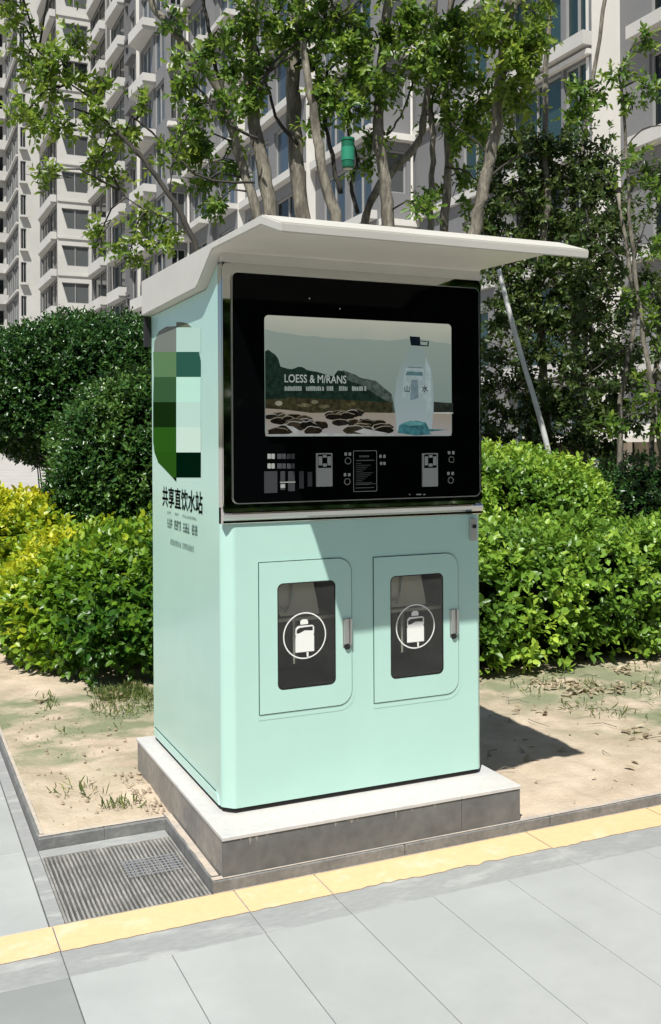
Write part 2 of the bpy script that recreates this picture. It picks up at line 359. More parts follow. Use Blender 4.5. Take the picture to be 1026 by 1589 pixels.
# ------------------------------------------------------------------ drain grate
gr = empty('drain_grate', (-.33, .08, GZ), label='rectangular metal drain grate with narrow bars in the paving left of the plinth', cat='drain grate')
def gb(a, b, name, m, **k):
    o = MB().box(a, b).build(name, m, gr, **k); o.matrix_parent_inverse = Matrix.Translation((.33, -.08, -GZ)); return o
gb((-.5655, -.185, -.245), (-.104, .3435, -.235), 'pit', PIT)
for a, b in (((-.5655, -.185, -.24), (-.558, .3435, GZ)), ((-.111, -.185, -.24), (-.104, .3435, GZ)), ((-.558, .336, -.24), (-.111, .3435, GZ)), ((-.558, -.185, -.24), (-.111, -.178, GZ))):
    gb(a, b, 'frame', GRATE)
NB = 30
for i in range(NB):
    x = -.558 + (i + .5) * .447 / NB; B = MB(); n = 12; V = []
    w_ = .0030 + .001 * random.random(); ph = i * .35
    for k in range(n + 1):
        y = -.178 + .514 * k / n; dx = .0022 * noise.noise(Vector((x * 9, y * 7, 2))) + .0012 * noise.noise(Vector((x * 40, y * 16, 5))); z = GZ - .002 + .002 * noise.noise(Vector((x * 30, y * 12, 7)))
        V += [(x + dx - w_, y, z), (x + dx + w_, y, z), (x + dx + w_, y, z - .03), (x + dx - w_, y, z - .03)]
    F = []
    for k in range(n):
        for q in range(4):
            q2 = (q + 1) % 4; F.append((4 * k + q, 4 * k + q2, 4 * k + 4 + q2, 4 * k + 4 + q))
    o = MB().add(V, F).build('bar', GRATE, gr); o.matrix_parent_inverse = Matrix.Translation((.33, -.08, -GZ))
for y in (-.02, .16): gb((-.558, y, GZ - .045), (-.111, y + .006, GZ - .033), 'cross_bar', GRATE)
B = MB()
for i in range(9): B.tube([(-.315 + i * .022, .04, GZ + .003), (-.31 + i * .0215, .175, GZ + .004)], [.0016] * 2, 5)
for i in range(7): B.tube([(-.325, .045 + i * .021, GZ + .006), (-.13, .04 + i * .0215, GZ + .005)], [.0016] * 2, 5)
o = B.build('wire_mesh_patch', mat('blue_grey_wire', (.24, .25, .27), rough=.6), gr); o.matrix_parent_inverse = Matrix.Translation((.33, -.08, -GZ))

# ------------------------------------------------------------------ plinth
pl = empty('plinth', (.5, .4, -.2), label='low grey stone-clad plinth under the mint water vending machine', cat='plinth')
def pb(a, b, name, m, r=None, **k):
    B = MB(); (B.bbox(a, b, r) if r else B.box(a, b)); o = B.build(name, m, pl, **k); o.matrix_parent_inverse = Matrix.Translation((-.5, -.4, .2)); return o
pb((-.056, -.164, -.21), (1.083, 1.0, -.0135), 'core', KERB)
pb((-.067, -.178, -.013), (.838, .46, 0), 'top_slab', PTOP, .003); pb((.840, -.178, -.013), (1.096, .46, 0), 'top_slab', PTOP, .003)
pb((-.067, .462, -.013), (.838, 1.03, 0), 'top_slab', PTOP, .003); pb((.840, .462, -.013), (1.096, 1.03, 0), 'top_slab', PTOP, .003)
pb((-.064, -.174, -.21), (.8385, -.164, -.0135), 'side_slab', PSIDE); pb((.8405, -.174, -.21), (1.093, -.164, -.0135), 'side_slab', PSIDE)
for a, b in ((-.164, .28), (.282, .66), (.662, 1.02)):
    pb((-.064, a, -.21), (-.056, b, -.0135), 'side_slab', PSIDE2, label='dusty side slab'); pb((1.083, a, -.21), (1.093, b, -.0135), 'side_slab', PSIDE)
# mortar stains along the top joint
B = MB()
for i in range(14):
    x = random.choice([random.uniform(-.05, .1), random.uniform(.2, .45), random.uniform(.3, .9)]); hgt = random.uniform(.006, .03); wd = random.uniform(.003, .02)
    B.plate([[(x, -.0145), (x + wd, -.0145), (x + wd * .8, -.0145 - hgt * .5), (x + wd * .5, -.0145 - hgt)]], front(-.1738), front(-.1748))
o = B.build('mortar_smear', PSIDE2, pl, kind='stuff'); o.matrix_parent_inverse = Matrix.Translation((-.5, -.4, .2))

# ------------------------------------------------------------------ water vending machine
W, D = 1.04, .985
vm = empty('water_vending_machine', (0, 0, 0), label='tall mint green drinking water vending machine with cream canopy and black display panel', cat='vending machine')
# canopy side profile (y, z)
CAN = [(1.0, 1.985), (-.505, 1.955), (-.66, 1.902), (-.655, 1.874), (-.50, 1.925), (-.02, 1.940), (.005, 1.930), (.155, 1.846), (.185, 1.836), (1.0, 1.834)]
def cany(y):
    P = CAN[3:]
    for (a, b), (c, d) in zip(P[:-1], P[1:]):
        if a <= y <= c: return b + (d - b) * (y - a) / (c - a)
    return 1.834
# body: hollow shell made of real panels
r = .045
cor = [(0, r), (.0008, r - .006), (.003, r - .012), (.012, .024), (.024, .012), (r - .012, .003), (r - .006, .0008), (r, 0)]   # from left side to front
def wall_strip(pts, name, top=None):
    V = []; F = []
    for (x, y) in pts: V += [(x, y, .018), (x, y, (cany(y) - .003) if top is None else top)]
    for i in range(len(pts) - 1): F.append((2 * i, 2 * i + 2, 2 * i + 3, 2 * i + 1))
    return V, F
ys_ = [D, .7, .4, .186, .17, .155, .12, .08, .06, r]
V, F = wall_strip([(0, y) for y in ys_], 's')
mesh('side_panel', V, F, MINT, vm)
V, F = wall_strip([(W, y) for y in reversed(ys_[:-1] + [r * .4])], 's'); mesh('side_panel', V, F, MINT, vm)
V, F = wall_strip([(W, D), (0, D)], 's', 1.83); mesh('back_panel', V, F, MINT, vm)
V, F = wall_strip([(x, y) for x, y in cor], 's', 1.000); mesh('corner_post', V, F, MINT, vm, smooth=True)
V, F = wall_strip([(W - x * .4, y * .4) for x, y in reversed(cor)], 's', 1.000); mesh('corner_post', V, F, MINT, vm, smooth=True)
MB().plate([[(.006, D - .006), (.006, .042), (.022, .022), (.042, .006), (W - .022, .006), (W - .006, .022), (W - .006, D - .006)]], lambda a, b: (a, b, 0.0005), lambda a, b: (a, b, .0178)).build('base_gasket', BLACK, vm)
win = [(.196, .409, .4205, .785), (.643, .402, .869, .784)]
wl = [rrect(a, b, c, d, .022) for a, b, c, d in win]
fplate('front_panel', [[(r, .018), (W - r * .4, .018), (W - r * .4, 1.0), (r, 1.0)]] + [rrect(a - .004, b - .004, c + .004, d + .004, .022) for a, b, c, d in win], .004, 0, MINT, vm)
doors = [(.129, .332, .484, .861), (.576, .323, .934, .856)]
for k, (a, b, c, d) in enumerate(doors):
    hole = rrect(*win[k], .022)
    fplate('door_frame', [rrect(a - .004, b - .021, c + .014, d + .004, .062, corners=(0, 1, 1, 0)), rrect(a + .03, b + .03, c - .03, d - .03, .04)], -.0003, -.0012, MINT, vm)
    fplate('door_gap', [rrect(a - .003, b - .003, c + .003, d + .003, .055, corners=(0, 1, 1, 0)), rrect(a + .03, b + .03, c - .03, d - .03, .04)], -.0014, -.0016, DKLINE, vm)
    dr = fplate('door', [rrect(a, b, c, d, .052, corners=(0, 1, 1, 0)), hole], -.0017, -.0045, MINT, vm)
    w0 = win[k]
    fplate('window_seal', [rrect(w0[0], w0[1], w0[2], w0[3], .022), rrect(w0[0] + .004, w0[1] + .004, w0[2] - .004, w0[3] - .004, .018)], .0, -.0038, BLACK, dr)
    fplate('glass', [rrect(w0[0] + .0045, w0[1] + .0045, w0[2] - .0045, w0[3] - .0045, .018)], .0, -.0025, CGLASS, dr)
    # printed emblem: ring with a water bottle
    cx, cz = ((w0[0] + w0[2]) / 2 - .008, .594) if k == 0 else (.749, .590)
    e = MB().plate([circ(cx, cz, .083), circ(cx, cz, .0785)], front(-.0027), front(-.0031))
    body = [(cx - .036, cz - .058), (cx + .036, cz - .058), (cx + .036, cz - .002), (cx + .033, cz + .002), (cx + .036, cz + .006), (cx + .036, cz + .03), (cx + .030, cz + .036), (cx - .026, cz + .036), (cx - .035, cz + .028), (cx - .036, cz + .004), (cx - .033, cz + 0), (cx - .036, cz - .004)]
    wave = [(cx - .031, cz + .008), (cx - .018, cz + .010), (cx, cz + .018), (cx + .031, cz + .016), (cx + .031, cz + .031), (cx - .02, cz + .029), (cx - .031, cz + .022)]
    e.plate([body, wave], front(-.0027), front(-.0031))
    e.plate([[(cx - .017, cz + .04), (cx + .013, cz + .04), (cx + .013, cz + .052), (cx + .006, cz + .058), (cx - .009, cz + .058), (cx - .017, cz + .052)]], front(-.0027), front(-.0031))
    e.plate([[(cx + .006, cz - .060), (cx + .014, cz - .060), (cx + .014, cz - .078), (cx + .008, cz - .080)]], front(-.0027), front(-.0031))
    e.build('bottle_emblem', PRINTW, dr)
    # pull handle
    hx, hz = ((.448, .535) if k == 0 else (.896, .535))
    h = fplate('handle', [[(hx, hz + .004), (hx + .032, hz + .002), (hx + .034, hz + .108), (hx, hz + .108)], ], -.0046, -.006, STEEL, dr)
    B = MB().box((hx + .003, -.016, hz + .016), (hx + .009, -.006, hz + .106)); B.box((hx + .012, -.010, hz + .016), (hx + .021, -.006, hz + .106)); B.box((hx + .025, -.018, hz + .016), (hx + .032, -.006, hz + .106)); B.build('grip', STEEL, h)
    B = MB().tube([(hx + .017, -.006, hz + .006), (hx + .017, -.013, hz + .006)], [.012, .010], 16); B.build('lip', BLACK, h)
    # inside of the cabinet: lining, sloping chute, shelf, spout, tray
    x0, z0, x1, z1 = w0[0] - .03, w0[1] - .03, w0[2] + .03, w0[3] + .03
    V = [(x0, .01, z0), (x1, .01, z0), (x1, .01, z1), (x0, .01, z1), (x0, .33, z0), (x1, .33, z0), (x1, .33, z1), (x0, .33, z1)]
    cb = mesh('cabinet', V, [(4, 5, 6, 7), (0, 4, 7, 3), (1, 2, 6, 5), (0, 1, 5, 4), (3, 7, 6, 2)], INNER, vm)
    xm = (x0 + x1) / 2
    MB().plate([[(x0 + .055, z1 - .002), (x1 - .095, z1 - .002), (x1 - .07, .70), (x1 - .062, .655), (x0 + .07, .655), (x0 + .055, .69)]], front(.12), front(.07)).build('chute_cover', INNERL, cb)
    MB().box((x0 + .002, .06, .636), (x1 - .002, .328, .648)).build('shelf', INNERL, cb)
    MB().tube([(xm, .12, .645), (xm, .12, .60), (xm, .12, .50), (xm, .12, .47)], [.014, .014, .012, .010], 10).build('spout', STEEL, cb)
    MB().box((x0 + .02, .04, z0 + .012), (x1 - .02, .30, z0 + .03)).build('drip_tray', STEEL, cb)
    MB().tube([(x0 + .05, .06, z1 - .04), (x0 + .045, .055, .74), (x0 + .055, .05, .69), (x0 + .085, .05, .67), (x0 + .11, .06, .72), (x0 + .115, .06, z1 - .02)], [.006] * 6, 8).build('hose', PRINTW, cb)
# lock hasp top right of the lower panel
lk = fplate('lock', [[(.986, .905), (.990, .899), (1.012, .901), (1.013, .985), (.986, .985)]], -.0003, -.016, STEEL, vm)
fplate('keyhole', [rrect(.994, .948, 1.008, .962, .003)], -.0163, -.021, BLACK, lk)
# chrome bezel, ledge
bez = fplate('chrome_bezel', [rrect(.0, 1.056, W, 1.9, .018), rrect(.033, 1.072, W - .012, 1.868, .02)], .004, -.009, CHROME, vm)
bb = MB(); prof = [(-.003, 1.001), (-.006, 1.004), (-.006, 1.012), (-.016, 1.020), (-.017, 1.034), (-.006, 1.043), (-.005, 1.055), (0.02, 1.0555), (.02, 1.001)]
V = [(x, y, z) for x in (-.001, W + .001) for y, z in prof]; n = len(prof)
bb.add(V, [(i, (i + 1) % n, n + (i + 1) % n, n + i) for i in range(n)] + [tuple(range(n))[::-1], tuple(range(n, 2 * n))]).build('chrome_ledge', CHROME, vm)
MB().box((.001, .0045, 1.0), (W - .001, .02, 1.90)).build('panel_backing', BLACK, vm)
for x in (.0, W - .002): MB().box((x, .0, 1.057), (x + .002, .0455, 1.9)).build('bezel_return', CHROME, vm)
fplate('header_trim', [[(.03, 1.9), (W - .001, 1.9), (W - .001, 1.936), (.0, 1.936), (.0, 1.905)]], .02, -.008, CREAM, vm)
fplate('panel_edge', [rrect(.0305, 1.0695, W - .0095, 1.8705, .022), rrect(.0335, 1.0725, W - .0125, 1.8675, .02)], -.004, -.0155, STEEL, vm)
dp = fplate('display_panel', [rrect(.034, 1.073, W - .013, 1.867, .02)], .003, -.014, BLACKG, vm)

# screen: still picture of a landscape with a bottle
def em(name, c, s=.74):
    m = mat(name, (0, 0, 0), rough=.3, spec=.1, emit=s); n = m.node_tree; b = n.nodes['Principled BSDF']; g = n.nodes.new('ShaderNodeNewGeometry'); t = n.nodes.new('ShaderNodeTexNoise'); t.inputs['Scale'].default_value = 55; t.inputs['Detail'].default_value = 5
    n.links.new(g.outputs['Position'], t.inputs['Vector']); r_ = n.nodes.new('ShaderNodeValToRGB'); r_.color_ramp.elements[0].position = .35; r_.color_ramp.elements[1].position = .7
    r_.color_ramp.elements[0].color = srgb([v * (.78 if sum(c) < 240 else .95) for v in c]); r_.color_ramp.elements[1].color = srgb([min(255, v * (1.22 if sum(c) < 240 else 1.05) + 3) for v in c]); n.links.new(t.outputs['Fac'], r_.inputs[0]); n.links.new(r_.outputs[0], b.inputs['Emission Color']); return m
def emgrad(name, c0, c1, z0, z1, s=.74, nz=.06):
    m = mat(name, (0, 0, 0), rough=.3, spec=.15); n = m.node_tree; b = n.nodes['Principled BSDF']
    g = n.nodes.new('ShaderNodeNewGeometry'); sx = n.nodes.new('ShaderNodeSeparateXYZ'); n.links.new(g.outputs['Position'], sx.inputs[0])
    mr = n.nodes.new('ShaderNodeMapRange'); mr.inputs[1].default_value = z0; mr.inputs[2].default_value = z1
    t = n.nodes.new('ShaderNodeTexNoise'); t.inputs['Scale'].default_value = 9; t.inputs['Detail'].default_value = 4; n.links.new(g.outputs['Position'], t.inputs['Vector'])
    ad = n.nodes.new('ShaderNodeMath'); ad.operation = 'MULTIPLY_ADD'; ad.inputs[1].default_value = nz; n.links.new(t.outputs['Fac'], ad.inputs[0]); n.links.new(sx.outputs[2], ad.inputs[2]); n.links.new(ad.outputs[0], mr.inputs[0])
    r_ = n.nodes.new('ShaderNodeValToRGB'); r_.color_ramp.elements[0].color = srgb(c0); r_.color_ramp.elements[1].color = srgb(c1); n.links.new(mr.outputs[0], r_.inputs[0])
    n.links.new(r_.outputs[0], b.inputs['Emission Color']); b.inputs['Emission Strength'].default_value = s; return m
sx0, sz0, sx1, sz1 = .150, 1.302, .905, 1.726
def S(u, v):      # photo pixel inside the screen -> panel coordinates (perspective removed)
    o = Vector((CX, CY, CZ)); d = Fv + Rv * ((u - 513) / FPX) - Uv * ((v - HY) / FPX); q = -o.y / d.y; p = o + d * q; return (p.x, p.z)
scr = fplate('screen', [rrect(sx0, sz0, sx1, sz1, .016)], -.0142, -.0148, emgrad('screen_sky', (116, 132, 126), (166, 168, 154), 1.58, 1.75), dp)
YS = [-.0150]
def sp(name, pts, c, px=True, s=.74, **k):
    YS[0] -= .00015
    P = [S(u, v) for u, v in pts] if px else pts
    P = [(min(sx1 - .001, max(sx0 + .001, a)), min(sz1 - .001, max(sz0 + .0015, b))) for a, b in P]
    y = YS[0]; tr = tessellate_polygon([[Vector((p[0], p[1], 0)) for p in P]])
    o = mesh(name, [(a, y, b) for a, b in P], [tuple(t) for t in tr], c if not isinstance(c, tuple) else em(name + '_ink', c, s), scr)
    return o
def jag(pts, n=4, amp=1.2):
    out = []
    for (a, b), (c, d) in zip(pts[:-1], pts[1:]):
        for i in range(n): f = i / n; out.append((a + (c - a) * f, b + (d - b) * f + random.uniform(-amp, amp)))
    return out + [pts[-1]]
sp('far_hill_picture', jag([(409, 512), (470, 522), (560, 527), (600, 530), (645, 526), (697, 535)], 6, 1) + [(697, 660), (409, 660)], emgrad('screen_far', (112, 128, 122), (130, 143, 135), 1.4, 1.70))
sp('hill_picture', jag([(530, 575), (555, 585), (580, 592), (605, 612)], 4, 1) + [(612, 650), (520, 650)], (62, 72, 66))
sp('hill_picture', jag([(409, 545), (418, 545), (428, 555), (433, 568), (450, 574), (465, 569), (478, 576), (515, 583), (522, 574), (532, 578), (536, 592), (560, 598), (580, 612), (605, 625)], 3, 1.4) + [(607, 655), (409, 655)], (22, 38, 30))
sp('bank_picture', [(409, 620), (460, 618), (520, 620), (606, 625), (606, 645), (409, 640)], (48, 46, 30))
for (u, v, a, b, c) in ((430, 626, 6, 4, (128, 126, 108)), (470, 629, 12, 3, (86, 84, 60)), (500, 631, 10, 3, (82, 80, 58)), (486, 624, 6, 3, (96, 94, 74)), (541, 627, 8, 3, (70, 66, 42)), (448, 622, 9, 6, (52, 52, 34)), (585, 633, 12, 5, (40, 42, 28))):
    sp('stone_picture', [(u + a * math.cos(q), v + b * math.sin(q)) for q in [i * math.pi / 5 for i in range(10)]], c)
sp('water_picture', [(409, 634), (440, 636), (480, 641), (540, 640), (606, 641), (697, 639), (697, 678), (409, 678)], emgrad('screen_water', (140, 142, 144), (136, 128, 116), 1.3, 1.39, nz=.03))
rr2 = random.Random(5)
for q in range(34):
    f = q / 33; v = 641 + 30 * f + rr2.uniform(-2, 2); u = 409 + rr2.random() * (190 if f < .6 else 195); a = rr2.uniform(7, 13) + 6 * f; b_ = a * rr2.uniform(.32, .5)
    if u + a > 606: u = 606 - a
    sh = [(u + a * math.cos(t_) * rr2.uniform(.85, 1.1), min(677, v + b_ * math.sin(t_) * rr2.uniform(.8, 1.15))) for t_ in [k * math.pi / 7 for k in range(14)]]
    sp('rock_picture', [(x - .4, y - 1.3) for x, y in sh], rr2.choice([(120, 114, 98), (100, 92, 74), (138, 136, 130)]))
    sp('rock_picture', sh, rr2.choice([(18, 16, 12), (30, 26, 18), (26, 25, 22), (44, 40, 30)]))
for P in ([(438, 660), (450, 662), (470, 674), (455, 675)], [(545, 670), (560, 665), (600, 673), (560, 674)], [(409, 674), (500, 673), (606, 674), (606, 678), (409, 678)]):
    sp('foam_picture', P, (150, 152, 150))
# bottle in the picture
sp('bottle_picture', [(610, 668), (607, 620), (610, 590), (618, 566), (628, 548), (630, 540), (652, 541), (653, 552), (663, 570), (667, 600), (667, 640), (664, 668)], emgrad('bottle_pic', (140, 154, 158), (124, 140, 137), 1.32, 1.62))
sp('bottle_highlight_picture', [(655, 555), (663, 575), (664, 640), (658, 660), (654, 600)], (140, 156, 156))
sp('bottle_label_picture', [(624, 572), (652, 573), (655, 590), (655, 620), (619, 618), (620, 592)], (136, 152, 152))
sp('bottle_band_picture', [(626, 577), (650, 578), (650, 584), (624, 583)], (76, 104, 108)); sp('bottle_band_picture', [(628, 570), (650, 571), (650, 572), (628, 571)], (60, 84, 90))
sp('bottle_slot_picture', [(632, 590), (643, 590), (644, 618), (631, 622)], (98, 116, 122))
sp('bottle_cap_picture', [(630, 523), (646, 524), (647, 538), (632, 537)], (10, 18, 26))
sp('bottle_ring_picture', [(647, 531), (658, 532), (657, 537), (647, 536), (647, 538), (659, 538.6), (660, 531), (647, 529.6)], (16, 26, 34))
sp('plate_picture', [(612, 672), (614, 660), (625, 655), (640, 653), (655, 656), (660, 666), (690, 667), (660, 670), (664, 674), (640, 676)], (48, 92, 98))
sp('plate_picture', [(617, 657), (632, 653), (652, 656), (650, 660), (630, 661)], (78, 128, 130))
sp('table_picture', [(667, 624), (697, 626), (697, 640), (667, 640)], (36, 42, 36)); sp('foam_picture', [(667, 640.5), (697, 640.5), (697, 642), (667, 642)], (170, 176, 172))
YS[0] -= .0002
for gl, u, v in (('山', 622, 609), ('水', 649, 609)):
    a, b = S(u, v); text('picture_lettering', gl, .026, em('ink_bottle', (14, 24, 22)), scr, front(YS[0]), a, b, bold=.001)
a, b = S(437, 594); text('picture_title', 'LOESS & M/RANS', .040, em('title_white', (158, 166, 162)), scr, front(YS[0]), a, b, width=S(532, 594)[0] - a, bold=.0006)
B = MB(); TI = em('title_white_small', (128, 138, 132))
for u0, u1 in ((437, 464), (470, 494), (495, 499), (502, 513), (521, 534), (541, 551), (552, 558), (560, 564)):
    u = u0
    while u < u1 - 1:
        ww = random.uniform(1.6, 3.2); a, b = S(u, 607); a2, b2 = S(min(u + ww, u1), 600)
        B.add([(a, YS[0], b), (a2, YS[0], b), (a2, YS[0], b2 - random.choice([0, .004])), (a, YS[0], b2)], [(0, 1, 2, 3)]); u += ww + .55
B.build('picture_caption', TI, scr, fix=False, kind='stuff')
for u, v in ((478, 464), (525, 480)): a, b = S(u, v); fplate('sensor_dot', [circ(a, b, .0022, 10)], -.0142, -.0148, PRINTW, dp)

# controls under the screen
def pf(name, u0, v0, u1, v1, m, yb=-.0142, yf=-.0152, parent=dp, rr=.002):
    a, b = S(u0, v1); c, d = S(u1, v0); return fplate(name, [rrect(a, b, c, d, min(rr, (c - a) * .4, (d - b) * .4), 3)], yb, yf, m, parent)
LG = mat('pale_grey_plastic', (.30, .31, .29), rough=.5); MG = mat('mid_grey_plastic', (.05, .05, .055), rough=.4); DG = mat('dim_grey', (.03, .032, .034), rough=.5)
for u0, u1 in ((488, 512), (652, 675)):
    uc = (u0 + u1) / 2
    ds = pf('card_reader', u0, 703, u1, 755, LG, yf=-.022)
    pf('reader_window', u0 + 2, 705, u1 - 2, 726, BLACKG, -.0222, -.023, ds)
    for k in (0, 1): pf('reader_pad', (u0 + 2.5, uc + 4)[k], 708, (uc - 4, u1 - 2.5)[k], 722, LG, -.0232, -.024, ds)
    pf('reader_pad', uc - 3, 706, uc + 3, 710, LG, -.0232, -.024, ds); pf('reader_pad', uc - 3, 719, uc + 3, 724, LG, -.0232, -.024, ds)
for (u, v) in ((537, 715), (536, 747), (697, 713), (696, 745)):
    a, b = S(u, v); btn = fplate('push_button', [circ(a, b, .0125, 24), circ(a, b, .0098, 24)], -.0142, -.018, STEEL, dp)
    fplate('button_face', [circ(a, b, .0095, 20)], -.0142, -.0165, BLACKG, btn)
    for k in (-5, 1.5): pf('button_legend', u + k, v - 13, u + k + 3.8, v - 8, LG)
a, b = S(546, 763); c, d = S(582, 699)
fplate('instruction_frame', [rrect(a, b, c, d, .004), rrect(a + .0016, b + .0016, c - .0016, d - .0016, .003)], -.0142, -.0148, LG, dp)
B = MB()
def line(u0, u1, v, h=1.2): 
    a, b = S(u0, v); c, d = S(u1, v); B.add([(a, -.0146, b - h * .0011), (c, -.0146, b - h * .0011), (c, -.0146, b + h * .0011), (a, -.0146, b + h * .0011)], [(0, 1, 2, 3)])
line(550, 578, 714.5, 1.6)
for i in range(12): line(550, 550 + (8 + (i * 7919) % 19), 719 + i * 3, .8)
line(549, 581, 751, .9); line(549, 578, 757, 1.2)
for k in range(4): line(555 + 4 * k, 558 + 4 * k, 708, 3)
B.build('instruction_text', mat('instruction_grey', (.09, .09, .09), rough=.5), dp, fix=False)
for u, v in ((586, 708), (592, 708), (587, 719), (592, 719)): pf('legend', u, v - 2.5, u + 3.5, v + 2.5, LG)
# faint grey blocks on the left of the panel
for r_, v in enumerate((704, 719)):
    for k, (u, ww, m) in enumerate(((413, 5, LG), (419, 5, LG), (428, 7, MG), (436, 5, MG), (443, 6, MG), (450, 5, MG))): pf('key', u, v, u + ww, v + 8, m)
for u0, v0, u1, v1 in ((408, 731, 428, 765), (433, 731, 440, 760), (445, 731, 455, 762), (462, 731, 469, 758), (475, 732, 482, 755)): pf('faint_block', u0, v0, u1, v1, DG)
pf('faint_block', 432, 747, 456, 749, LG, -.0153, -.0156); pf('faint_block', 433, 751, 440, 757, LG, -.0153, -.0156)
for u0, u1 in ((632, 634), (643, 651), (654, 657)): pf('legend', u0, 766, u1, 768, LG)

# canopy
V = []
XL, XR = -.040, 1.040
n = len(CAN)
B = MB(); B.plate([CAN], lambda a, b: (XL, a, b), lambda a, b: (XR, a, b)); can = B.build('canopy', CREAM, vm)
bm = bmesh.new(); bm.from_mesh(can.data); bmesh.ops.dissolve_limit(bm, angle_limit=.01, verts=bm.verts, edges=bm.edges); bmesh.ops.bevel(bm, geom=[e for e in bm.edges if len(e.link_faces) == 2 and e.calc_face_angle(0) > .5], offset=.004, segments=2, affect='EDGES'); bm.to_mesh(can.data); bm.free()
MB().box((-.030, .985, 1.70), (-.002, 1.01, 1.828)).build('rear_hinge', BLACK, vm)

# left side: bottom seam, block mosaic and lettering
splate('side_seam', [[(-.97, .052), (-.10, .052), (-.10, .056), (-.97, .056)]], -.0003, -.0010, DKLINE, vm)
splate('side_skirt', [[(-.965, .019), (-.055, .019), (-.075, .050), (-.965, .050)]], -.0002, -.004, MINT, vm)
def sd(u, v):
    o = Vector((CX, CY, CZ)); d = Fv + Rv * ((u - 513) / FPX) - Uv * ((v - HY) / FPX); q = -o.x / d.x; p = o + d * q; return (-p.y, p.z)
MOSAIC = [([(239, 546), (240, 530), (247, 514), (258, 507), (274, 506), (274, 546)], (118, 124, 116)), ([(274, 508), (274, 500), (283, 500), (291, 502), (298, 508)], (104, 110, 92)),
       ([(274, 508), (312, 508), (312, 546), (274, 546)], (176, 205, 192)), ([(238, 546), (274, 546), (274, 585), (239, 585)], (92, 124, 86)),
       ([(274, 546), (309, 546), (312, 560), (312, 585), (274, 585)], (44, 86, 73)), ([(239, 585), (274, 585), (274, 624), (238, 624)], (56, 88, 56)),
       ([(274, 585), (312, 585), (312, 624), (274, 624)], (182, 222, 203)), ([(238, 624), (274, 624), (274, 663), (238, 663)], (20, 42, 14)),
       ([(274, 624), (312, 624), (312, 663), (274, 663)], (182, 210, 198)), ([(238, 663), (274, 663), (274, 702), (240, 702), (238, 685)], (42, 84, 24)),
       ([(274, 663), (312, 663), (312, 702), (274, 702)], (196, 218, 202)), ([(240, 702), (274, 702), (274, 741), (268, 741), (253, 725), (246, 718)], (40, 80, 22)),
       ([(274, 702), (312, 702), (312, 741), (274, 741)], (2, 26, 14)), ([(268, 741), (274, 741), (274, 748)], (6, 30, 14))]
gm = empty('side_mosaic', (0, 0, 0)); COL.objects.unlink(gm); bpy.data.objects.remove(gm)
gp = None
for pts, c in MOSAIC:  # mosaic of flat colour blocks standing in for the panel's unknown graphic
    P = [sd(u, v) for u, v in pts]; tr = tessellate_polygon([[Vector((p[0], p[1], 0)) for p in P]])
    lin = tuple(min(.8, v * .98) for v in srgb(c)[:3])
    o = mesh('side_mosaic_block', [(-.0008, -a, b) for a, b in P], [tuple(t) for t in tr], mat('mosaic_ink', lin, rough=.7, spec=0), vm)
# vertical placement of lettering measured on the panel: a = -y
text('side_title', '共享直饮水站', .088, PRINTG, vm, side(-.0012), -.815, 1.018, width=.575, bold=.0028)
def blocks(name, groups, z0, z1, m, dens):
    B = MB()
    for a0, a1 in groups:
        a = a0
        while a < a1 - .004:
            w_ = random.uniform(.012, .022)
            for k in range(3):
                za = z0 + (z1 - z0) * k / 3; zb = za + (z1 - z0) / 3 * random.uniform(.45, .85); aa = a + random.uniform(0, .004); ab = min(a + w_ - random.uniform(0, .004), a1)
                if random.random() < dens: B.add([(-.0012, -aa, za), (-.0012, -ab, za), (-.0012, -ab, zb), (-.0012, -aa, zb)], [(0, 3, 2, 1)])
            if random.random() < .8: mid = a + w_ * .5; B.add([(-.0013, -mid, z0), (-.0013, -mid - .004, z0), (-.0013, -mid - .004, z1), (-.0013, -mid, z1)], [(0, 3, 2, 1)])
            a += w_ + .004
    B.build(name, m, vm, fix=False, kind='stuff')
blocks('side_small_print', ((-.735, -.68), (-.62, -.56), (-.51, -.31)), .992, 1.003, PRINTGR, .8)
blocks('side_slogan', ((-.735, -.66), (-.63, -.53), (-.50, -.41), (-.38, -.31)), .935, .975, PRINTG, .85)
blocks('side_phone_print', ((-.69, -.535), (-.51, -.36)), .870, .893, PRINTGR, .9)

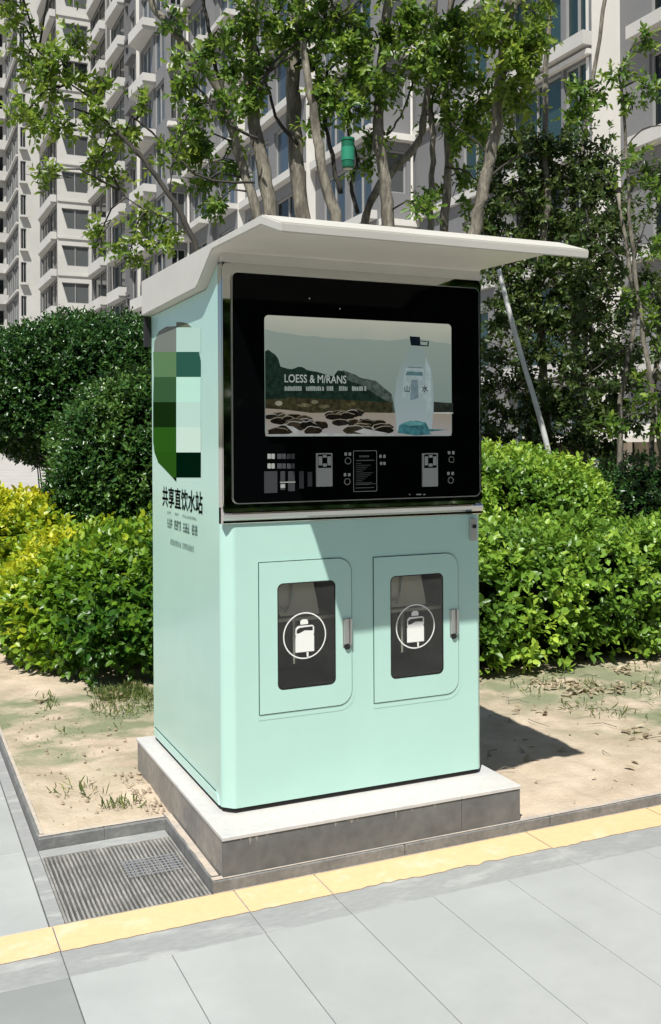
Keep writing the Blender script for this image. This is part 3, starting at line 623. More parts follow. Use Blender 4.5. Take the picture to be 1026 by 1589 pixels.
# ------------------------------------------------------------------ foliage
def leafmesh(name, P, Dr, Nn, L, Wd, m, parent=None, tint=None, **k):
    P = np.asarray(P); N = len(P)
    Dr = Dr / np.linalg.norm(Dr, axis=1, keepdims=True); S_ = np.cross(Dr, Nn); S_ /= (np.linalg.norm(S_, axis=1, keepdims=True) + 1e-9); Nn = np.cross(S_, Dr)
    T = np.array([(0, 0, 0), (.28, .42, .07), (.28, -.42, .07), (.68, .36, .02), (.68, -.36, .02), (1, 0, -.12), (.5, 0, -.05)])
    V = P[:, None, :] + T[None, :, 0:1] * (Dr * L[:, None])[:, None, :] + T[None, :, 1:2] * (S_ * Wd[:, None])[:, None, :] + T[None, :, 2:3] * (Nn * L[:, None])[:, None, :]
    F = np.array([(0, 6, 1), (0, 2, 6), (1, 6, 3), (2, 4, 6), (3, 6, 5), (4, 5, 6)]); nf = len(F)
    idx = (F[None] + (np.arange(N) * 7)[:, None, None]).reshape(-1)
    me = bpy.data.meshes.new(name); me.vertices.add(N * 7); me.vertices.foreach_set('co', V.reshape(-1).astype(np.float32))
    me.loops.add(len(idx)); me.loops.foreach_set('vertex_index', idx.astype(np.int32)); me.polygons.add(N * nf)
    me.polygons.foreach_set('loop_start', (np.arange(N * nf) * 3).astype(np.int32))
    me.polygons.foreach_set('use_smooth', np.ones(N * nf, bool))
    me.update(calc_edges=True); me.materials.append(m)
    if tint is None: tint = rng.random(N)
    a = me.attributes.new('tint', 'FLOAT', 'POINT'); a.data.foreach_set('value', np.repeat(np.clip(tint, 0, 1), 7).astype(np.float32))
    return link(bpy.data.objects.new(name, me), parent, **k)
def unit(v): return v / (np.linalg.norm(v, axis=-1, keepdims=True) + 1e-9)
def shoots(P, N, ln, nl, lsize, up=.5, spread=1.0, jit=.4, tbase=None):
    """leaf arrays for leafy shoots starting at P, growing along N"""
    n = len(P); d = unit(N * spread + np.array([0, 0, up]) + rng.normal(0, jit, (n, 3))); ln = ln * rng.uniform(.6, 1.3, n)
    o = unit(np.cross(d, rng.normal(0, 1, (n, 3)))); o2 = np.cross(d, o); Ps = []; Ds = []; Ns = []; Ls = []; Ts = []
    tb = rng.random(n) * .55 if tbase is None else tbase
    for j in range(nl):
        f = (j + .6) / nl; ang = j * 2.4 + rng.uniform(-.4, .4, n); s = (np.cos(ang)[:, None] * o + np.sin(ang)[:, None] * o2)
        Ps.append(P + d * (ln * f)[:, None]); Dd = unit(s * (1.15 - .6 * f) + d * (.35 + .6 * f) + rng.normal(0, .22, (n, 3))); Ds.append(Dd)
        Ns.append(unit(d * .9 + np.array([0, 0, .6]) + rng.normal(0, .45, (n, 3)))); Ls.append(lsize * rng.uniform(.65, 1.15, n) * (1 - .25 * f)); Ts.append(tb + .3 * f + rng.uniform(-.12, .15, n))
    return np.concatenate(Ps), np.concatenate(Ds), np.concatenate(Ns), np.concatenate(Ls), np.concatenate(Ts)

def surf(kind, c, rad, n, lump=.1, seed=0, pw=2.0):
    """points+normals on a lumpy superellipsoid"""
    v = rng.normal(0, 1, (n * 2, 3)); v = unit(v); a = np.abs(v) ** (2 / 1)
    k = (np.abs(v[:, 0]) ** pw + np.abs(v[:, 1]) ** pw + np.abs(v[:, 2]) ** pw) ** (-1 / pw)
    p = v * k[:, None]; q = p * np.array(rad); nn = unit(np.sign(p) * np.abs(p) ** (pw - 1) / np.array(rad))
    lum = np.array([noise.fractal(Vector(tuple(x * 1.9 + seed)), 1, 2, 4) for x in q[:, :]]) if lump else 0
    q = q + nn * (lum * lump)[:, None]
    return q + np.array(c), nn
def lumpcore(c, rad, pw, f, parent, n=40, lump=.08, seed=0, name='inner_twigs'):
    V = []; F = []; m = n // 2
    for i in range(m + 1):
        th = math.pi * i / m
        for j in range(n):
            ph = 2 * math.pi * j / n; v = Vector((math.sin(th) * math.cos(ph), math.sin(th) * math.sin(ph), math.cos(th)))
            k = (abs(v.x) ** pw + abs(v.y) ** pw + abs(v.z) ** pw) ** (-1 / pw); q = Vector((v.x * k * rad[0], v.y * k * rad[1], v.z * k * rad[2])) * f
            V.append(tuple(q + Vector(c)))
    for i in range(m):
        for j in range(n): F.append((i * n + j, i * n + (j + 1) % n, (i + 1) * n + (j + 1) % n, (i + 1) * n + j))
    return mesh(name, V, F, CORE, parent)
def bush(name, label, cat, c, rad, m, nshoot, lsize, pw=2.6, lump=.1, shoot=.1, nl=6, up=.5, coref=.86, seed=0, zmin=-.1, tfun=None, stem=False, aspect=.62, blobs=None):
    o = empty(name, (c[0], c[1], SZ), label=label, cat=cat); inv = Matrix.Translation((-c[0], -c[1], -SZ))
    PP = []; NN = []
    for bc, br, bn in ([(c, rad, nshoot)] + (blobs or [])):
        p, nn = surf('', bc, br, bn, lump, seed, pw); keep = (p[:, 2] > zmin) & ((nn @ np.array([.25, .6, -.25])) < .75)
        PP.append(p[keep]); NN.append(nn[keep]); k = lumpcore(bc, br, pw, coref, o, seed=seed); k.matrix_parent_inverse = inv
    p = np.concatenate(PP); nn = np.concatenate(NN)
    dd = rng.uniform(0, 1, len(p)) ** 2 * .20; p = p - nn * dd[:, None]
    tb = None
    if tfun is not None: tb = tfun(p) + rng.uniform(-.15, .2, len(p))
    P, Dd, N2, L, T = shoots(p, nn, shoot, nl, lsize, up=up, tbase=tb)
    f = leafmesh('foliage', P, Dd, N2, L, L * aspect, m, o, T); f.matrix_parent_inverse = inv
    # stems near the ground
    B = MB(); rr_ = random.Random(seed)
    for i in range(26):
        x = c[0] + rr_.uniform(-.7, .7) * rad[0]; y = c[1] - rad[1] * rr_.uniform(.2, .66); z = min(zmin + .5, c[2])
        B.tube([(x, y, SZ - .02), (x + rr_.uniform(-.04, .04), y + rr_.uniform(-.03, .03), (SZ + z) / 2), (x + rr_.uniform(-.1, .1), y - .02, z)], [.008, .007, .005], 5)
    s = B.build('stems', BARKD, o, kind='stuff'); s.matrix_parent_inverse = inv
    return o

def ns(p, s, seed): return np.array([noise.noise(Vector((x[0] * s, x[1] * s, x[2] * s + seed))) for x in p])
# right of the machine
bush('front_hedge', 'bright green clipped hedge in front, right of the machine above the sandy soil', 'hedge', (3.95, 2.24, .20), (2.55, .52, .44), L_BRIGHT, 4900, .068, pw=4.5, lump=.09, shoot=.10, seed=1, zmin=-.1, aspect=.70, coref=.72, tfun=lambda p: .28 + .5 * ns(p, 2.2, 3))
bush('round_hedge', 'domed bright green hedge rising behind the front hedge, right of the machine', 'hedge', (3.45, 3.85, .50), (1.15, .78, .68), L_BRIGHT, 3000, .064, pw=2.6, lump=.09, shoot=.10, aspect=.70, seed=5, zmin=-.05, tfun=lambda p: .3 + .5 * ns(p, 2.2, 8))
bush('low_dark_hedge', 'dark green hedge at the right edge behind the domed hedge', 'hedge', (6.35, 4.4, .45), (1.5, .7, .62), L_DARK, 2600, .045, pw=3.5, lump=.05, seed=9, zmin=-.05)
# left of the machine
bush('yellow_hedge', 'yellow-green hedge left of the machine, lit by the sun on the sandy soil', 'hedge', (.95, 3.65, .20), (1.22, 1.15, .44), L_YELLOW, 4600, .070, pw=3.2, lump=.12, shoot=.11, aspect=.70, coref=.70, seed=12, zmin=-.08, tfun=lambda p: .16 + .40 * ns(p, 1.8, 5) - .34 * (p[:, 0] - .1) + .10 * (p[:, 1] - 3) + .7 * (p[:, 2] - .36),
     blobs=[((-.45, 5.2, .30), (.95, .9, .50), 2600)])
bush('round_shrub', 'dark green rounded shrub directly left of the machine canopy, nearer of the two', 'shrub', (1.22, 5.05, 1.12), (.98, .75, .76), L_DARK, 5200, .052, pw=2.5, lump=.12, shoot=.09, seed=21, zmin=.2, tfun=lambda p: .5 + .4 * ns(p, 2.2, 3))
bush('tall_clipped_shrub', 'tall dark clipped shrub behind at the left edge, larger of the two', 'shrub', (1.15, 7.1, 1.80), (1.50, 1.1, .72), L_DARK, 7600, .054, pw=2.6, lump=.12, shoot=.09, seed=25, zmin=1.0)
bush('side_shrub', 'mid green shrub peeping out right behind the machine beside the grey pole', 'shrub', (3.1, 5.0, .75), (.80, .6, .92), L_DARK, 3200, .050, pw=2.4, lump=.09, seed=31, zmin=-.05, tfun=lambda p: .75 + 0 * p[:, 0])

# ------------------------------------------------------------------ trees
def limb(B, pts, t, w0, w1, n=9, wob=.012, sub=4):
    """pts: photo points along a limb; t: distance (number or per point); w: width in photo pixels"""
    P = []; ts = t if isinstance(t, (list, tuple)) else [t] * len(pts)
    Q = [at(u, v, tt) for (u, v), tt in zip(pts, ts)]; R = []
    for i in range(len(Q) - 1):
        for k in range(sub):
            f = k / sub; p0 = Q[max(i - 1, 0)]; p1 = Q[i]; p2 = Q[i + 1]; p3 = Q[min(i + 2, len(Q) - 1)]
            p = .5 * ((2 * p1) + (p2 - p0) * f + (2 * p0 - 5 * p1 + 4 * p2 - p3) * f * f + (-p0 + 3 * p1 - 3 * p2 + p3) * f ** 3)
            P.append(p + Vector((random.uniform(-wob, wob), random.uniform(-wob, wob), 0)))
    P.append(Q[-1]); m = len(P); tt = ts[0]
    R = [(w0 + (w1 - w0) * i / (m - 1)) * .44 * tt / FPX * random.uniform(.93, 1.08) for i in range(m)]
    B.tube(P, R, n); return P
def tree(name, label, trunks, branches, clumps, m, lsize=.07, bark=BARK, group='trees behind the machine', twigmat=BARKD, nlv=7, mul=1.9):
    g0 = at(*trunks[0][0][0], trunks[0][1] if not isinstance(trunks[0][1], list) else trunks[0][1][0])
    o = empty(name, (g0.x, g0.y, SZ), label=label, cat='tree', group=group); inv = Matrix.Translation((-g0.x, -g0.y, -SZ))
    nodes = []
    for pts, t, w0, w1 in trunks:
        B = MB(); P = limb(B, pts, t, w0, w1); g = P[0]; tt = t if not isinstance(t, list) else t[0]
        B.tube([Vector((g.x + .05 * (g.x - P[3].x) * 8, g.y, SZ - .05)), Vector((g.x + .02 * (g.x - P[3].x) * 8, g.y, (SZ + g.z) / 2)), g], [w0 * .62 * tt / FPX, w0 * .55 * tt / FPX, w0 * .5 * tt / FPX], 9)
        q = B.build('trunk', bark, o, smooth=True); q.matrix_parent_inverse = inv; nodes += P
    for pts, t, w0, w1 in branches:
        B = MB(); P = limb(B, pts, t, w0, w1, 7); q = B.build('branch', twigmat, o, smooth=True); q.matrix_parent_inverse = inv; nodes += P
    # twigs to the leaf clumps and leafy shoots on them
    NA = np.array([tuple(p) for p in nodes]); B = MB(); SP = []; SN = []; ST = []
    for (u, v, ru, rv, t, cnt) in clumps:
        cnt = int(cnt * mul)
        c = np.array(at(u, v, t)); r_ = np.array([ru, rv]) * t / FPX; base = NA[np.argmin(((NA - c) ** 2).sum(1))]
        mid = (base + c) / 2 + np.array([0, 0, .08]); B.tube([Vector(base), Vector(mid), Vector(c)], [.010, .007, .004], 5)
        nb = max(4, cnt // 7)
        for k in range(nb):
            q = rng.normal(0, .5, 3); q = q / max(1, np.linalg.norm(q) * .9)
            e = c + np.array(R0) * q[0] * r_[0] + np.array(U0) * q[1] * r_[1] + np.array(Fv) * q[2] * max(r_) * .8
            s_ = c + (base - c) * rng.uniform(0, .5)
            m2 = (s_ + e) / 2 + rng.normal(0, .03, 3); B.tube([Vector(s_), Vector(m2), Vector(e)], [.0045, .0032, .0018], 4, caps=False)
            dirv = unit(e - s_)
            for f in np.linspace(.35, 1, 7)[: max(3, min(7, cnt // nb))]:
                SP.append(s_ * (1 - f) + e * f + rng.normal(0, .02, 3)); SN.append(dirv * .6 + rng.normal(0, .6, 3)); ST.append(.25 + .35 * rng.random())
    q = B.build('twigs', twigmat, o, smooth=True, fix=False, kind='stuff'); q.matrix_parent_inverse = inv
    P, Dd, N2, L, T = shoots(np.array(SP), np.array(SN), .13, nlv, lsize, up=-.05, spread=1, jit=.3, tbase=np.array(ST))
    f = leafmesh('crown', P, Dd, N2, L, L * .58, m, o, T); f.matrix_parent_inverse = inv
    return o
def over(us, vs, t, ru, rv, cnt): return [(u, v, ru, rv, t, cnt) for u in us for v in vs]

tree('leafy_tree', 'tree with dark leaning branches reaching far left above the clipped shrubs',
     [([(330, 470), (300, 375), (262, 300), (222, 248), (190, 212), (150, 180)], 7.6, 12, 5)],
     [([(222, 248), (170, 195), (150, 160), (110, 130), (60, 80)], 7.6, 5, 2.5), ([(395, 283), (330, 280), (285, 255), (235, 205), (200, 175)], 7.8, 5, 3), ([(300, 375), (270, 345), (215, 320), (185, 295)], 7.6, 3.5, 2), ([(262, 300), (270, 250), (285, 210), (290, 170)], 7.6, 3, 2)],
     [(45, 85, 45, 55, 7.4, 30), (100, 90, 45, 40, 7.4, 26), (120, 60, 30, 25, 7.4, 10), (95, 135, 45, 30, 7.5, 28), (30, 185, 45, 18, 7.3, 18), (80, 190, 45, 18, 7.4, 24), (130, 195, 40, 22, 7.5, 20), (150, 150, 35, 40, 7.5, 16), (60, 262, 28, 10, 7.3, 6),
      (155, 245, 30, 24, 7.6, 14), (165, 275, 30, 18, 7.6, 12), (195, 205, 35, 30, 7.8, 18), (225, 165, 30, 20, 7.8, 12), (225, 350, 38, 28, 7.7, 20), (245, 385, 38, 25, 7.7, 18), (150, 375, 30, 10, 7.5, 7), (270, 225, 30, 30, 7.8, 14), (200, 400, 25, 18, 7.7, 8),
      (15, 30, 40, 40, 7.4, 14), (10, -60, 60, 60, 7.2, 30), (90, -60, 60, 50, 7.2, 24)], L_TREEP, lsize=.076, bark=BARKD, mul=1.3)
tree('leafy_tree', 'dark trunk with branches fanning left, leftmost of the upright trunks behind the canopy',
     [([(430, 420), (418, 310), (400, 215), (388, 120), (392, 0), (396, -120)], 8.2, 26, 18), ([(412, 420), (396, 320), (370, 235), (345, 150), (300, 85), (262, 40), (232, 0), (200, -50)], 8.0, 18, 11)],
     [([(370, 235), (352, 160), (330, 90), (322, 30), (305, -40)], 8.0, 9, 6), ([(400, 140), (440, 80), (500, 45), (545, 5)], 8.0, 6, 3), ([(400, 215), (350, 190), (320, 150), (300, 130)], 7.8, 6, 3)],
     [(300, 110, 45, 35, 7.8, 22), (330, 160, 40, 35, 7.8, 20), (350, 60, 45, 45, 8, 24), (400, 40, 45, 45, 8, 26), (300, 225, 45, 40, 8, 22), (345, 250, 40, 30, 8.1, 16), (285, 190, 30, 30, 7.8, 12), (390, 160, 30, 40, 8.1, 14), (365, 110, 40, 30, 8, 14), (330, 320, 30, 25, 8.1, 10), (305, 290, 30, 25, 8.1, 10),
      (410, 105, 30, 30, 8, 12), (440, 20, 40, 40, 7.9, 22), (270, 30, 25, 25, 7.9, 6)] + over((230, 320, 410), (-60, -140), 7.7, 60, 55, 10), L_TREE, lsize=.080)
tree('leafy_tree', 'thick pale grey trunk rising straight behind the canopy ridge, left of centre',
     [([(478, 420), (468, 320), (458, 220), (455, 110), (460, 20), (470, -90)], 8.4, 30, 22)],
     [([(462, 225), (430, 180), (415, 130), (398, 70)], 8.3, 7, 4), ([(455, 105), (500, 60), (520, 10)], 8.3, 8, 4), ([(400, 125), (440, 95), (490, 55), (560, 5)], 8.0, 5, 3)],
     [(480, 60, 40, 40, 8.1, 26), (505, 25, 45, 30, 8.1, 26), (520, 75, 40, 35, 8.1, 24), (490, 110, 35, 25, 8.2, 16), (545, 45, 35, 30, 8.1, 20), (430, 75, 25, 30, 8.5, 10)] + over((470, 540), (-50, -130), 7.8, 60, 55, 11), L_TREE, lsize=.080)
tree('leafy_tree', 'slim mottled trunk leaning left with dark knots, beside the green container',
     [([(534, 420), (520, 330), (500, 260), (490, 195), (480, 130), (470, 60)], 8.0, 22, 12)],
     [([(528, 300), (515, 240), (505, 180), (508, 110)], 8.2, 9, 5)],
     [(495, 150, 32, 28, 8.1, 14), (545, 130, 35, 35, 8, 22), (560, 170, 35, 25, 8, 18), (520, 150, 30, 25, 8, 14), (560, 100, 35, 30, 8, 18), (490, 195, 18, 20, 8.2, 5)], L_TREE, lsize=.080)
tree('leafy_tree', 'grey trunk right of the green container with a dark limb rising to the right',
     [([(606, 420), (600, 330), (598, 270), (586, 210), (592, 110), (604, 0), (612, -100)], 8.2, 24, 16), ([(560, 400), (575, 312), (612, 262), (650, 218), (663, 150), (668, 60), (680, -40)], 8.5, 15, 11)],
     [([(600, 210), (622, 180), (640, 130), (660, 90)], 8.2, 4, 3), ([(555, 330), (545, 285), (556, 250), (540, 200)], 8.5, 8, 4)],
     [(620, 60, 40, 35, 8, 24), (650, 90, 35, 30, 8, 20), (615, 120, 28, 20, 8.1, 8), (640, 30, 40, 35, 8, 24), (585, 145, 28, 25, 8.1, 10), (575, 225, 35, 20, 8.3, 10), (640, 120, 25, 18, 8.1, 8), (560, 260, 20, 20, 8.4, 5), (660, 325, 20, 20, 8, 5), (570, 45, 35, 30, 8, 14)] + over((600, 680), (-50, -130), 7.8, 60, 55, 11), L_TREE, lsize=.080)
tree('leafy_tree', 'dark narrow trunk wrapped in leaves, between the grey trunk and the pale leaning trunk',
     [([(695, 430), (690, 330), (698, 220), (690, 110), (702, 0), (706, -80)], 8.8, 16, 12), ([(672, 420), (668, 320), (672, 230), (668, 160)], 8.6, 13, 9)],
     [([(695, 215), (735, 180), (765, 140)], 8.7, 5, 3), ([(690, 260), (720, 265), (745, 285)], 8.7, 4, 2)],
     [(690, 50, 40, 45, 8.4, 34), (720, 30, 40, 35, 8.4, 26), (700, 110, 35, 35, 8.5, 26), (670, 70, 30, 35, 8.4, 22), (725, 125, 35, 30, 8.5, 22), (690, 165, 35, 30, 8.6, 20), (725, 185, 35, 30, 8.7, 20), (705, 215, 30, 25, 8.6, 14), (745, 150, 30, 20, 8.5, 12), (660, 310, 22, 22, 8.5, 6), (720, 290, 40, 30, 9, 16), (760, 215, 30, 40, 9, 18)] + over((730, 800), (-50, -130), 7.8, 60, 55, 11), L_TREE, lsize=.080)
tree('leafy_tree', 'pale trunk leaning right with a strip of sunlight, right of the canopy centre',
     [([(722, 440), (738, 350), (755, 265), (770, 190), (778, 110), (784, 50), (806, -20), (830, -100)], 8.3, 25, 15)],
     [([(778, 130), (800, 90), (830, 70)], 8.2, 6, 3), ([(756, 280), (790, 250), (830, 235)], 8.3, 5, 3), ([(760, 240), (720, 205), (700, 190)], 8.3, 4, 2)],
     [(770, 55, 40, 30, 8, 20), (810, 60, 38, 25, 8, 26), (790, 95, 35, 25, 8, 20), (825, 100, 32, 25, 8.1, 22), (800, 130, 30, 28, 8.1, 18), (820, 160, 28, 22, 8.2, 10), (755, 30, 30, 30, 8.1, 14), (790, 170, 30, 40, 8.4, 14), (830, 20, 40, 30, 8.2, 12), (740, 60, 25, 25, 8.1, 10)] + over((850,), (-70,), 7.8, 60, 50, 18), L_TREEP, lsize=.080)
tree('dense_tree', 'dense dark leafy tree filling the space right of the canopy',
     [([(850, 700), (842, 560), (835, 430), (850, 320), (845, 230), (850, 60), (860, -80)], 10.5, 16, 8), ([(905, 700), (900, 560), (885, 430), (890, 330), (900, 250), (930, 60), (950, -80)], 10.8, 12, 6)],
     [([(842, 480), (800, 420), (785, 380)], 10.5, 6, 3), ([(888, 440), (930, 400), (960, 360)], 10.7, 5, 3), ([(900, 560), (940, 520), (980, 490)], 10.7, 5, 3)],
     over((765, 810, 855, 900, 940), (245, 290, 335, 380), 10.6, 42, 38, 34) + over((780, 825, 870, 915), (420, 465, 510), 10.4, 42, 38, 34) + over((770, 815, 860, 905, 945), (560, 605, 650, 690), 10.3, 42, 36, 26) + over((800, 850), (215,), 10.4, 40, 25, 20) +
     [(930, 290, 30, 35, 10.6, 20), (950, 360, 35, 40, 10.5, 18), (940, 430, 40, 40, 10.5, 24), (935, 500, 38, 40, 10.5, 22), (960, 575, 38, 40, 10.4, 22), (940, 640, 38, 28, 10.4, 20)] + over((800, 880), (-60, -120), 9.4, 85, 60, 14), L_TREED, lsize=.08, mul=2.0)
tree('slender_tree', 'slender tree with sparse drooping leaves at the right edge before the white pillar',
     [([(1030, 720), (1005, 560), (985, 420), (975, 300), (968, 180), (960, 110)], 8.6, 9, 4)],
     [([(985, 400), (1000, 350), (1020, 320)], 8.6, 3, 2), ([(970, 230), (1000, 200), (1026, 195)], 8.6, 3, 2), ([(972, 260), (935, 235), (905, 205), (900, 160)], 8.6, 3, 2), ([(1000, 540), (960, 520), (930, 500)], 8.5, 3, 2)],
     [(965, 115, 25, 20, 8.5, 9), (970, 165, 22, 22, 8.6, 9), (1005, 60, 25, 40, 8.6, 14), (1015, 140, 25, 40, 8.6, 14), (905, 135, 25, 18, 8.5, 8), (890, 165, 28, 15, 8.5, 9), (925, 140, 20, 20, 8.5, 6), (975, 255, 28, 32, 8.6, 12), (1005, 290, 25, 30, 8.6, 10), (1010, 380, 28, 35, 8.6, 14), (985, 455, 32, 35, 8.6, 15), (1010, 520, 30, 40, 8.6, 16), (990, 600, 35, 40, 8.6, 18), (1015, 660, 25, 25, 8.5, 9), (950, 660, 28, 20, 8.5, 10), (900, 185, 25, 14, 8.5, 5), (1045, 450, 40, 80, 8.6, 20)], L_TREE, lsize=.080, mul=1.1)

tree('shade_tree', 'dark leafy tree in shade at the right edge below the white pillar', [([(960, 760), (965, 620), (985, 500), (975, 400), (960, 300)], 9.6, 11, 6), ([(1010, 760), (1015, 600), (1030, 450), (1040, 300)], 9.8, 10, 6)],
     [([(975, 420), (940, 380), (915, 360)], 9.6, 4, 2), ([(1022, 500), (990, 470), (960, 460)], 9.7, 4, 2), ([(975, 540), (940, 560), (900, 590)], 9.6, 4, 2)],
     over((905, 950, 995, 1035), (265, 320, 375), 9.7, 36, 34, 11) + over((900, 945, 990, 1030), (430, 485, 540, 595, 650), 9.6, 38, 34, 15), L_TREED, lsize=.075, mul=1.15)
B = MB(); limb(B, [(774, 418), (792, 490), (812, 562), (832, 628), (851, 700), (870, 790)], [9.7] * 6, 8, 10, 12, wob=.0)
B.build('prop_pole', POLE, smooth=True, label='pale grey prop pole slanting down into the hedge right of the machine', cat='pole')
# green container among the branches
gc = at(540, 240, 7.9); go = empty('green_container', tuple(gc), label='green plastic container tied among the branches above the canopy', cat='container')
B = MB().tube([(0, 0, -.115), (0, 0, -.10), (0, 0, .10), (0, 0, .11)], [.040, .049, .053, .046], 20); B.build('body', GREENP, go, smooth=False)
B = MB().tube([(0, 0, .108), (0, 0, .13)], [.057, .055], 20); B.build('lid', GREENP, go)
B = MB().tube([(0, 0, -.05), (0, 0, .055)], [.0535, .0545], 20, caps=False); B.build('pale_band', GREENL, go, fix=False)

# ------------------------------------------------------------------ buildings
def walk(start_u, t0, segs):
    """plan polyline; 'y' faces look towards -y (run along +x), 'x' faces look towards -x (run along -y), each until photo column u"""
    p = at(start_u, HY, t0); x, y = p.x, p.y; out = []
    for kind, u, *rest in segs:
        x0, y0 = x, y; tn = (u - 513) / FPX; d = Fv + R0 * tn
        if kind == 'y': x = CX + (y - CY) * d.x / d.y
        else: y = CY + (x - CX) * d.y / d.x
        out.append((kind, (x0, y0), (x, y), rest))
    return out
def seg_fn(kind, p0, p1, off):
    if kind == 'y': return lambda a, b: (p0[0] + a, p0[1] - off, b)
    return lambda a, b: (p0[0] - off, p0[1] - a, b)
def facade(root, segs, z1, fh, zoff=0):
    for kind, p0, p1, rest in segs:
        L = abs(p1[0] - p0[0]) + abs(p1[1] - p0[1]); style = rest[0] if rest else {}
        wm = style.get('wall', WALLW); n = int(z1 / fh); e0, e1 = ((.003, L) if kind == 'y' else (0, L - .003)); loops = [[(e0, -.3), (e1, -.3), (e1, z1), (e0, z1)]]; ops = style.get('open', [])
        holes = []
        for k in range(n):
            for s0, s1, h0, h1, *sl in ops:
                sk = sl[0] if sl else 0
                z = k * fh + zoff
                if z + h0 < .2: continue
                P = [(s0 * L + sk * L * .12, z + h0), (s1 * L, z + h0), (s1 * L, z + h1), (s0 * L, z + h1)]; holes.append(P)
        # wall as strips between openings: keeps every hole clean
        fb, ff = seg_fn(kind, p0, p1, -.25), seg_fn(kind, p0, p1, 0)
        if L > .05: MB().plate(loops + holes, fb, ff).build('wall', wm, root)
        # windows share one mesh per opening shape
        base = {}
        for hi, P in enumerate(holes):
            oi = hi % len(ops); zz = P[0][1]; key = oi
            if key not in base:
                Q = [(a, b - zz) for a, b in P]; cx_ = sum(a for a, b in Q) / 4
                w_ = Q[1][0] - Q[0][0]; hh = Q[2][1]
                def ins(d): return [(Q[0][0] + d, d), (Q[1][0] - d, d), (Q[2][0] - d, hh - d), (Q[3][0] + d, hh - d)]
                fr = MB(); f1, f2 = seg_fn(kind, p0, p1, -.16), seg_fn(kind, p0, p1, -.10); d = min(.06, w_ * .1)
                fr.plate([ins(.002), ins(d)], f1, f2)
                nm = style.get('mull', 1)
                for q in range(1, nm + 1):
                    xx = Q[3][0] + (Q[2][0] - Q[3][0]) * q / (nm + 1); fr.plate([[(xx - d / 2, d), (xx + d / 2, d), (xx + d / 2, hh - d), (xx - d / 2, hh - d)]], f1, f2)
                pn = MB().plate([ins(.001)], seg_fn(kind, p0, p1, -.20), seg_fn(kind, p0, p1, -.165))
                a = fr.build('window', style.get('frame', FRAME), root); a.location = (0, 0, zz)
                gls = style.get('glass', GLASSD); gls = gls if isinstance(gls, list) else [gls]
                b = pn.build('pane', gls[0], a); base[key] = (a, b, gls)
            else:
                a0, b0, gls = base[key]; a = a0.copy(); a.location = (0, 0, zz); link(a, root); b = b0.copy(); link(b, a)
                g_ = random.choice(gls)
                if g_ != gls[0]:
                    kk = (key, g_.name)
                    if kk not in base: me = b0.data.copy(); me.materials.clear(); me.materials.append(g_); base[kk] = me
                    b.data = base[kk]
        for s0, s1, h0, h1, dep, mm in style.get('ledge', []):
            pr = None
            for k in range(n):
                z = k * fh + zoff
                if z + h0 < .2: continue
                if pr is None: pr = MB().plate([[(s0 * L, h0), (s1 * L, h0), (s1 * L, h1), (s0 * L, h1)]], seg_fn(kind, p0, p1, .001), seg_fn(kind, p0, p1, dep)).build(style.get('lname', 'ledge'), mm, root); o = pr
                else: o = pr.copy(); link(o, root)
                o.location = (0, 0, z)
        for s, rad, mm in style.get('pipe', []):
            f = seg_fn(kind, p0, p1, rad + .02); MB().tube([f(s * L, 0), f(s * L, z1)], [rad, rad], 8).build('downpipe', mm, root)
        for bx in style.get('balcony', []):
            s0, s1, h0, h1, dep, mm = bx; pr = None
            for k in range(n):
                z = k * fh + zoff
                if z + h0 < .2: continue
                if pr is None:
                    B = MB(); A = s0 * L; C = s1 * L; th = .14; f = lambda a, o_, b: seg_fn(kind, p0, p1, o_)(a, b)
                    # slanted balcony: bottom slab and parapet, wedge shaped in plan
                    outer = [(A, 0.002), (A + (C - A) * .25, dep), (C, dep * .8), (C, 0.002)]
                    V = [f(a, o_, h0) for a, o_ in outer] + [f(a, o_, h0 + .18) for a, o_ in outer]
                    B.add(V, [(0, 1, 2, 3), (4, 7, 6, 5), (0, 4, 5, 1), (1, 5, 6, 2), (2, 6, 7, 3), (3, 7, 4, 0)])
                    for (a0_, o0), (a1_, o1) in zip(outer[:-1], outer[1:]):
                        e = Vector((a1_ - a0_, o1 - o0)).normalized(); nx_, ny_ = -e.y * th, e.x * th
                        c0, c1 = (a0_ - nx_ * -1, max(.002, o0 - abs(ny_) * .9)), (a1_ - nx_ * -1, max(.002, o1 - abs(ny_) * .9))
                        V = [f(a0_, o0, h0 + .18), f(a1_, o1, h0 + .18), f(c1[0], c1[1], h0 + .18), f(c0[0], c0[1], h0 + .18), f(a0_, o0, h1), f(a1_, o1, h1), f(c1[0], c1[1], h1), f(c0[0], c0[1], h1)]
                        B.add(V, [(0, 1, 2, 3), (4, 7, 6, 5), (0, 4, 5, 1), (1, 5, 6, 2), (2, 6, 7, 3), (3, 7, 4, 0)])
                    pr = B.build('balcony', mm, root); o = pr
                else: o = pr.copy(); link(o, root)
                o.location = (0, 0, z)
def closeback(root, segs, z1, depth):
    xs = [s[1][0] for s in segs] + [segs[-1][2][0]]; ys = [s[1][1] for s in segs] + [segs[-1][2][1]]
    x1, y1 = segs[-1][2]; x0, y0 = segs[0][1]; P = [(s[1][0] + .26, s[1][1] + .26) for s in segs] + [(x1 + .26, y1 + .26)]
    loop = P + [(x1 + depth, y1 + .26), (x1 + depth, y0 + .6), (x0 + .26, y0 + .6)]
    MB().plate([loop], lambda a, b: (a, b, z1 - .3), lambda a, b: (a, b, z1)).build('roof', WALLG, root)
    V = [(a, b, -.2) for a, b in loop[len(P) - 1:]] + [(a, b, z1 - .3) for a, b in loop[len(P) - 1:]]; n = 4
    MB().add(V, [(i, i + 1, n + i + 1, n + i) for i in range(3)]).build('wall', WALLG, root, fix=False)

